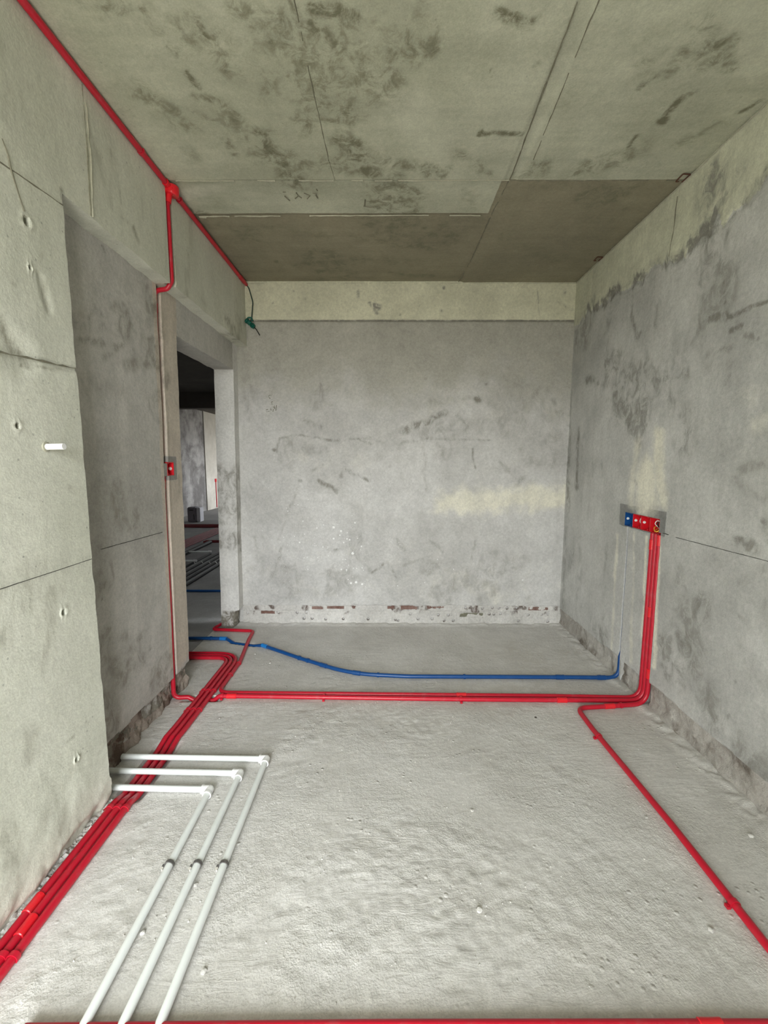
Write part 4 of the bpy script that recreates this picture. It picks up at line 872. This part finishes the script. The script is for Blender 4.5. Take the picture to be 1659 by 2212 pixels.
plabs = ['round pebble alone in the middle of the floor', 'lumpy mortar pebble in the centre foreground', 'pale pebble behind the red bundle, nearest the blue conduit', 'pale pebble on the empty floor below the blue curve',
         'pale pebble at the foot of the right wall', 'white chip between the long right conduit and the front', 'small pebble left of the long right conduit', 'pale chip left of the first white pipe in the foreground',
         'white chip between the two right-hand white pipes', 'white pebble right of the white pipes near the front', 'dark flat shard just below the red line across the floor', 'tiny crumb near the front in the right half']
def pebble_bm(p, r, seed, flat=.65):
    q = random.Random(seed); bm = bmesh.new()
    bmesh.ops.create_icosphere(bm, subdivisions=2, radius=r)
    for v in bm.verts:
        v.co *= q.uniform(.82, 1.18); v.co.z *= flat; v.co += Vector(p) + Vector((0, 0, r*flat*.75))
    return bm
for i, (x, y) in enumerate(PEBBLES):
    if i == 11: continue
    r = [.007, .009, .008, .007, .010, .009, .006, .008, .007, .008, .007, .006][i]
    z = float(floor_h(np.array([x]), np.array([y]))[0])
    o = from_bm('pebble', pebble_bm((x, y, z-.001), r, i, .35 if i == 10 else .65), M_SHARD if i == 10 else M_CRUMB)
    tag(o, plabs[i], 'pebble')
bm = bmesh.new()
for k in range(700):
    y = rng.uniform(.7, YP+.02); x = XL - .026 + abs(rng.gauss(0, .018))
    r = rng.uniform(.0025, .008)*(1 if rng.random() < .9 else 1.7)
    g = bmesh.ops.create_icosphere(bm, subdivisions=1, radius=r)
    for v in g['verts']: v.co = v.co*rng.uniform(.75, 1.25) + Vector((min(x, XL-.002), y, r*.4 + .002))
tag(from_bm('mortar_crumbs', bm, M_CRUMB), 'pale mortar crumbs heaped along the foot of the left column', 'rubble', kind='stuff')
bm = bmesh.new()
for k in range(700):
    x, y = rng.uniform(-.95, 1.5), rng.uniform(.85, 3.5)
    r = rng.uniform(.0010, .0032)
    z = float(floor_h(np.array([x]), np.array([y]))[0])
    g = bmesh.ops.create_icosphere(bm, subdivisions=1, radius=r)
    for v in g['verts']: v.co = v.co*rng.uniform(.75, 1.25) + Vector((x, y, z + r*.35))
tag(from_bm('floor_grit', bm, M_CRUMB), 'fine cement grit strewn over the screed floor', 'grit', kind='stuff')

# ------------------------------------------------------------------ things beyond the doorway
zc = .010
conduit('hall_blue_conduit', 'blue conduit across the dim floor beyond the doorway', 'conduit', [(-3.2, 4.50, zc), (-1.62, 4.505, zc)], .0135, M_BLUE)
for i, x in enumerate([-2.29, -2.393, -2.485, -2.588, -2.70]):
    root = thing('hall_pipe', ['nearest', 'second', 'middle', 'fourth', 'farthest'][i] + ' thin dark pipe of the slanting row of five beyond the doorway', 'pipe', (x, 4.3, 0), 'dark pipes beyond the doorway')
    y1 = [5.86, 6.30, 6.45, 6.60, 6.39][i]
    from_bm('pipe', tube(bmesh.new(), [(x, 4.2, zc), (x, y1, zc)], .014, 10), M_BLACK, root)
    from_bm('clip', clip_bm([(x, 4.2, zc), (x, y1, zc)], 1.60, .014, (0, 0, 1), 1), M_WHITE_FIT, root)
for i, (x0, x1, y, lab) in enumerate([(-3.05, -2.705, 6.39, 'upper white pipe stub on the floor beyond the doorway'), (-3.05, -2.66, 5.79, 'lower white pipe stub on the floor beyond the doorway')]):
    root = thing('hall_white_pipe', lab, 'pipe', (x1, y, 0))
    from_bm('pipe', tube(bmesh.new(), [(x0, y, zc+.03), (x1, y, zc+.03)], .014, 10), M_WHITE, root)
    from_bm('elbow', tube(bmesh.new(), [(x1-.03, y, zc+.03), (x1+.012, y, zc+.03), (x1+.018, y, zc+.028)], [.019, .019, .010], 12), M_WHITE_FIT, root)
for i in range(6):
    o = from_bm('hall_red_conduit', tube(bmesh.new(), [(-3.32-.058*i, 5.8, zc+.002), (-3.32-.058*i, 8.9, zc+.002)], .0135, 10), M_RED_SHADED)
    tag(o, ['first', 'second', 'third', 'fourth', 'fifth', 'last'][i] + ' red conduit from the right in the bundle receding along the floor beyond the doorway', 'conduit', 'receding red conduits beyond the doorway')
for i in range(3):
    o = from_bm('hall_red_conduit', tube(bmesh.new(), [(-3.22, 7.34+.05*i, zc+.002), (-2.4, 7.34+.05*i, zc+.002)], .0135, 10), M_RED_SHADED)
    tag(o, ['front', 'middle', 'rear'][i] + ' one of three red conduits branching right beyond the doorway', 'conduit', 'branching red conduits beyond the doorway')
for i in range(6):
    o = from_bm('hall_red_conduit', tube(bmesh.new(), [(-5.2, 9.05+.065*i, zc+.002), (-3.0, 9.05+.065*i, zc+.002)], .0135, 10), M_RED_SHADED)
    tag(o, ['first', 'second', 'third', 'fourth', 'fifth', 'last'][i] + ' red conduit from the front in the band before the grey case', 'conduit', 'red conduits across the far floor')
o = from_bm('hall_black_pipe', tube(bmesh.new(), [(-3.06, 5.9, .028), (-3.06, 7.25, .028)], .032, 12), M_BLACK)
tag(o, 'thick black pipe beside the red bundle beyond the doorway', 'pipe')
root = thing('tool_case', 'grey upright tool case with a pale side, far beyond the doorway', 'case', (-4.55, 9.85, 0))
bm = bmesh.new(); box(bm, (-4.67, 9.85, .0), (-4.462, 10.1, .352), .018); from_bm('body', bm, M_CASE, root)
bm = bmesh.new(); box(bm, (-4.462, 9.868, .004), (-4.378, 10.08, .343), .012); from_bm('side_panel', bm, M_CASE_PALE, root)
bm = bmesh.new(); box(bm, (-4.62, 9.843, .276), (-4.525, 9.856, .296), .004); from_bm('handle', bm, M_BLACK, root)
bm = bmesh.new(); box(bm, (-4.520, 9.844, .06), (-4.508, 9.856, .19), .003); from_bm('latch', bm, M_BLACK, root)
root = thing('hall_wall_box', 'small red box and conduit on the bright pier far beyond the doorway', 'wall box', (HX+.03, 12.955, 0))
bm = bmesh.new(); box(bm, (HX+.025, 12.90, .80), (HX+.045, 13.02, .90), .004); from_bm('shell', bm, M_REDBOX, root)
from_bm('conduit', tube(bmesh.new(), [(HX+.04, 12.955, .80), (HX+.04, 12.955, .02)], .014, 10), M_RED, root)
o = from_bm('drain_pipe', tube(bmesh.new(), [(HX+.08, 13.50, .12), (HX+.08, 13.50, H)], .045, 14), M_WHITE); tag(o, 'tall white drain pipe beside the bright pier beyond the doorway', 'pipe')
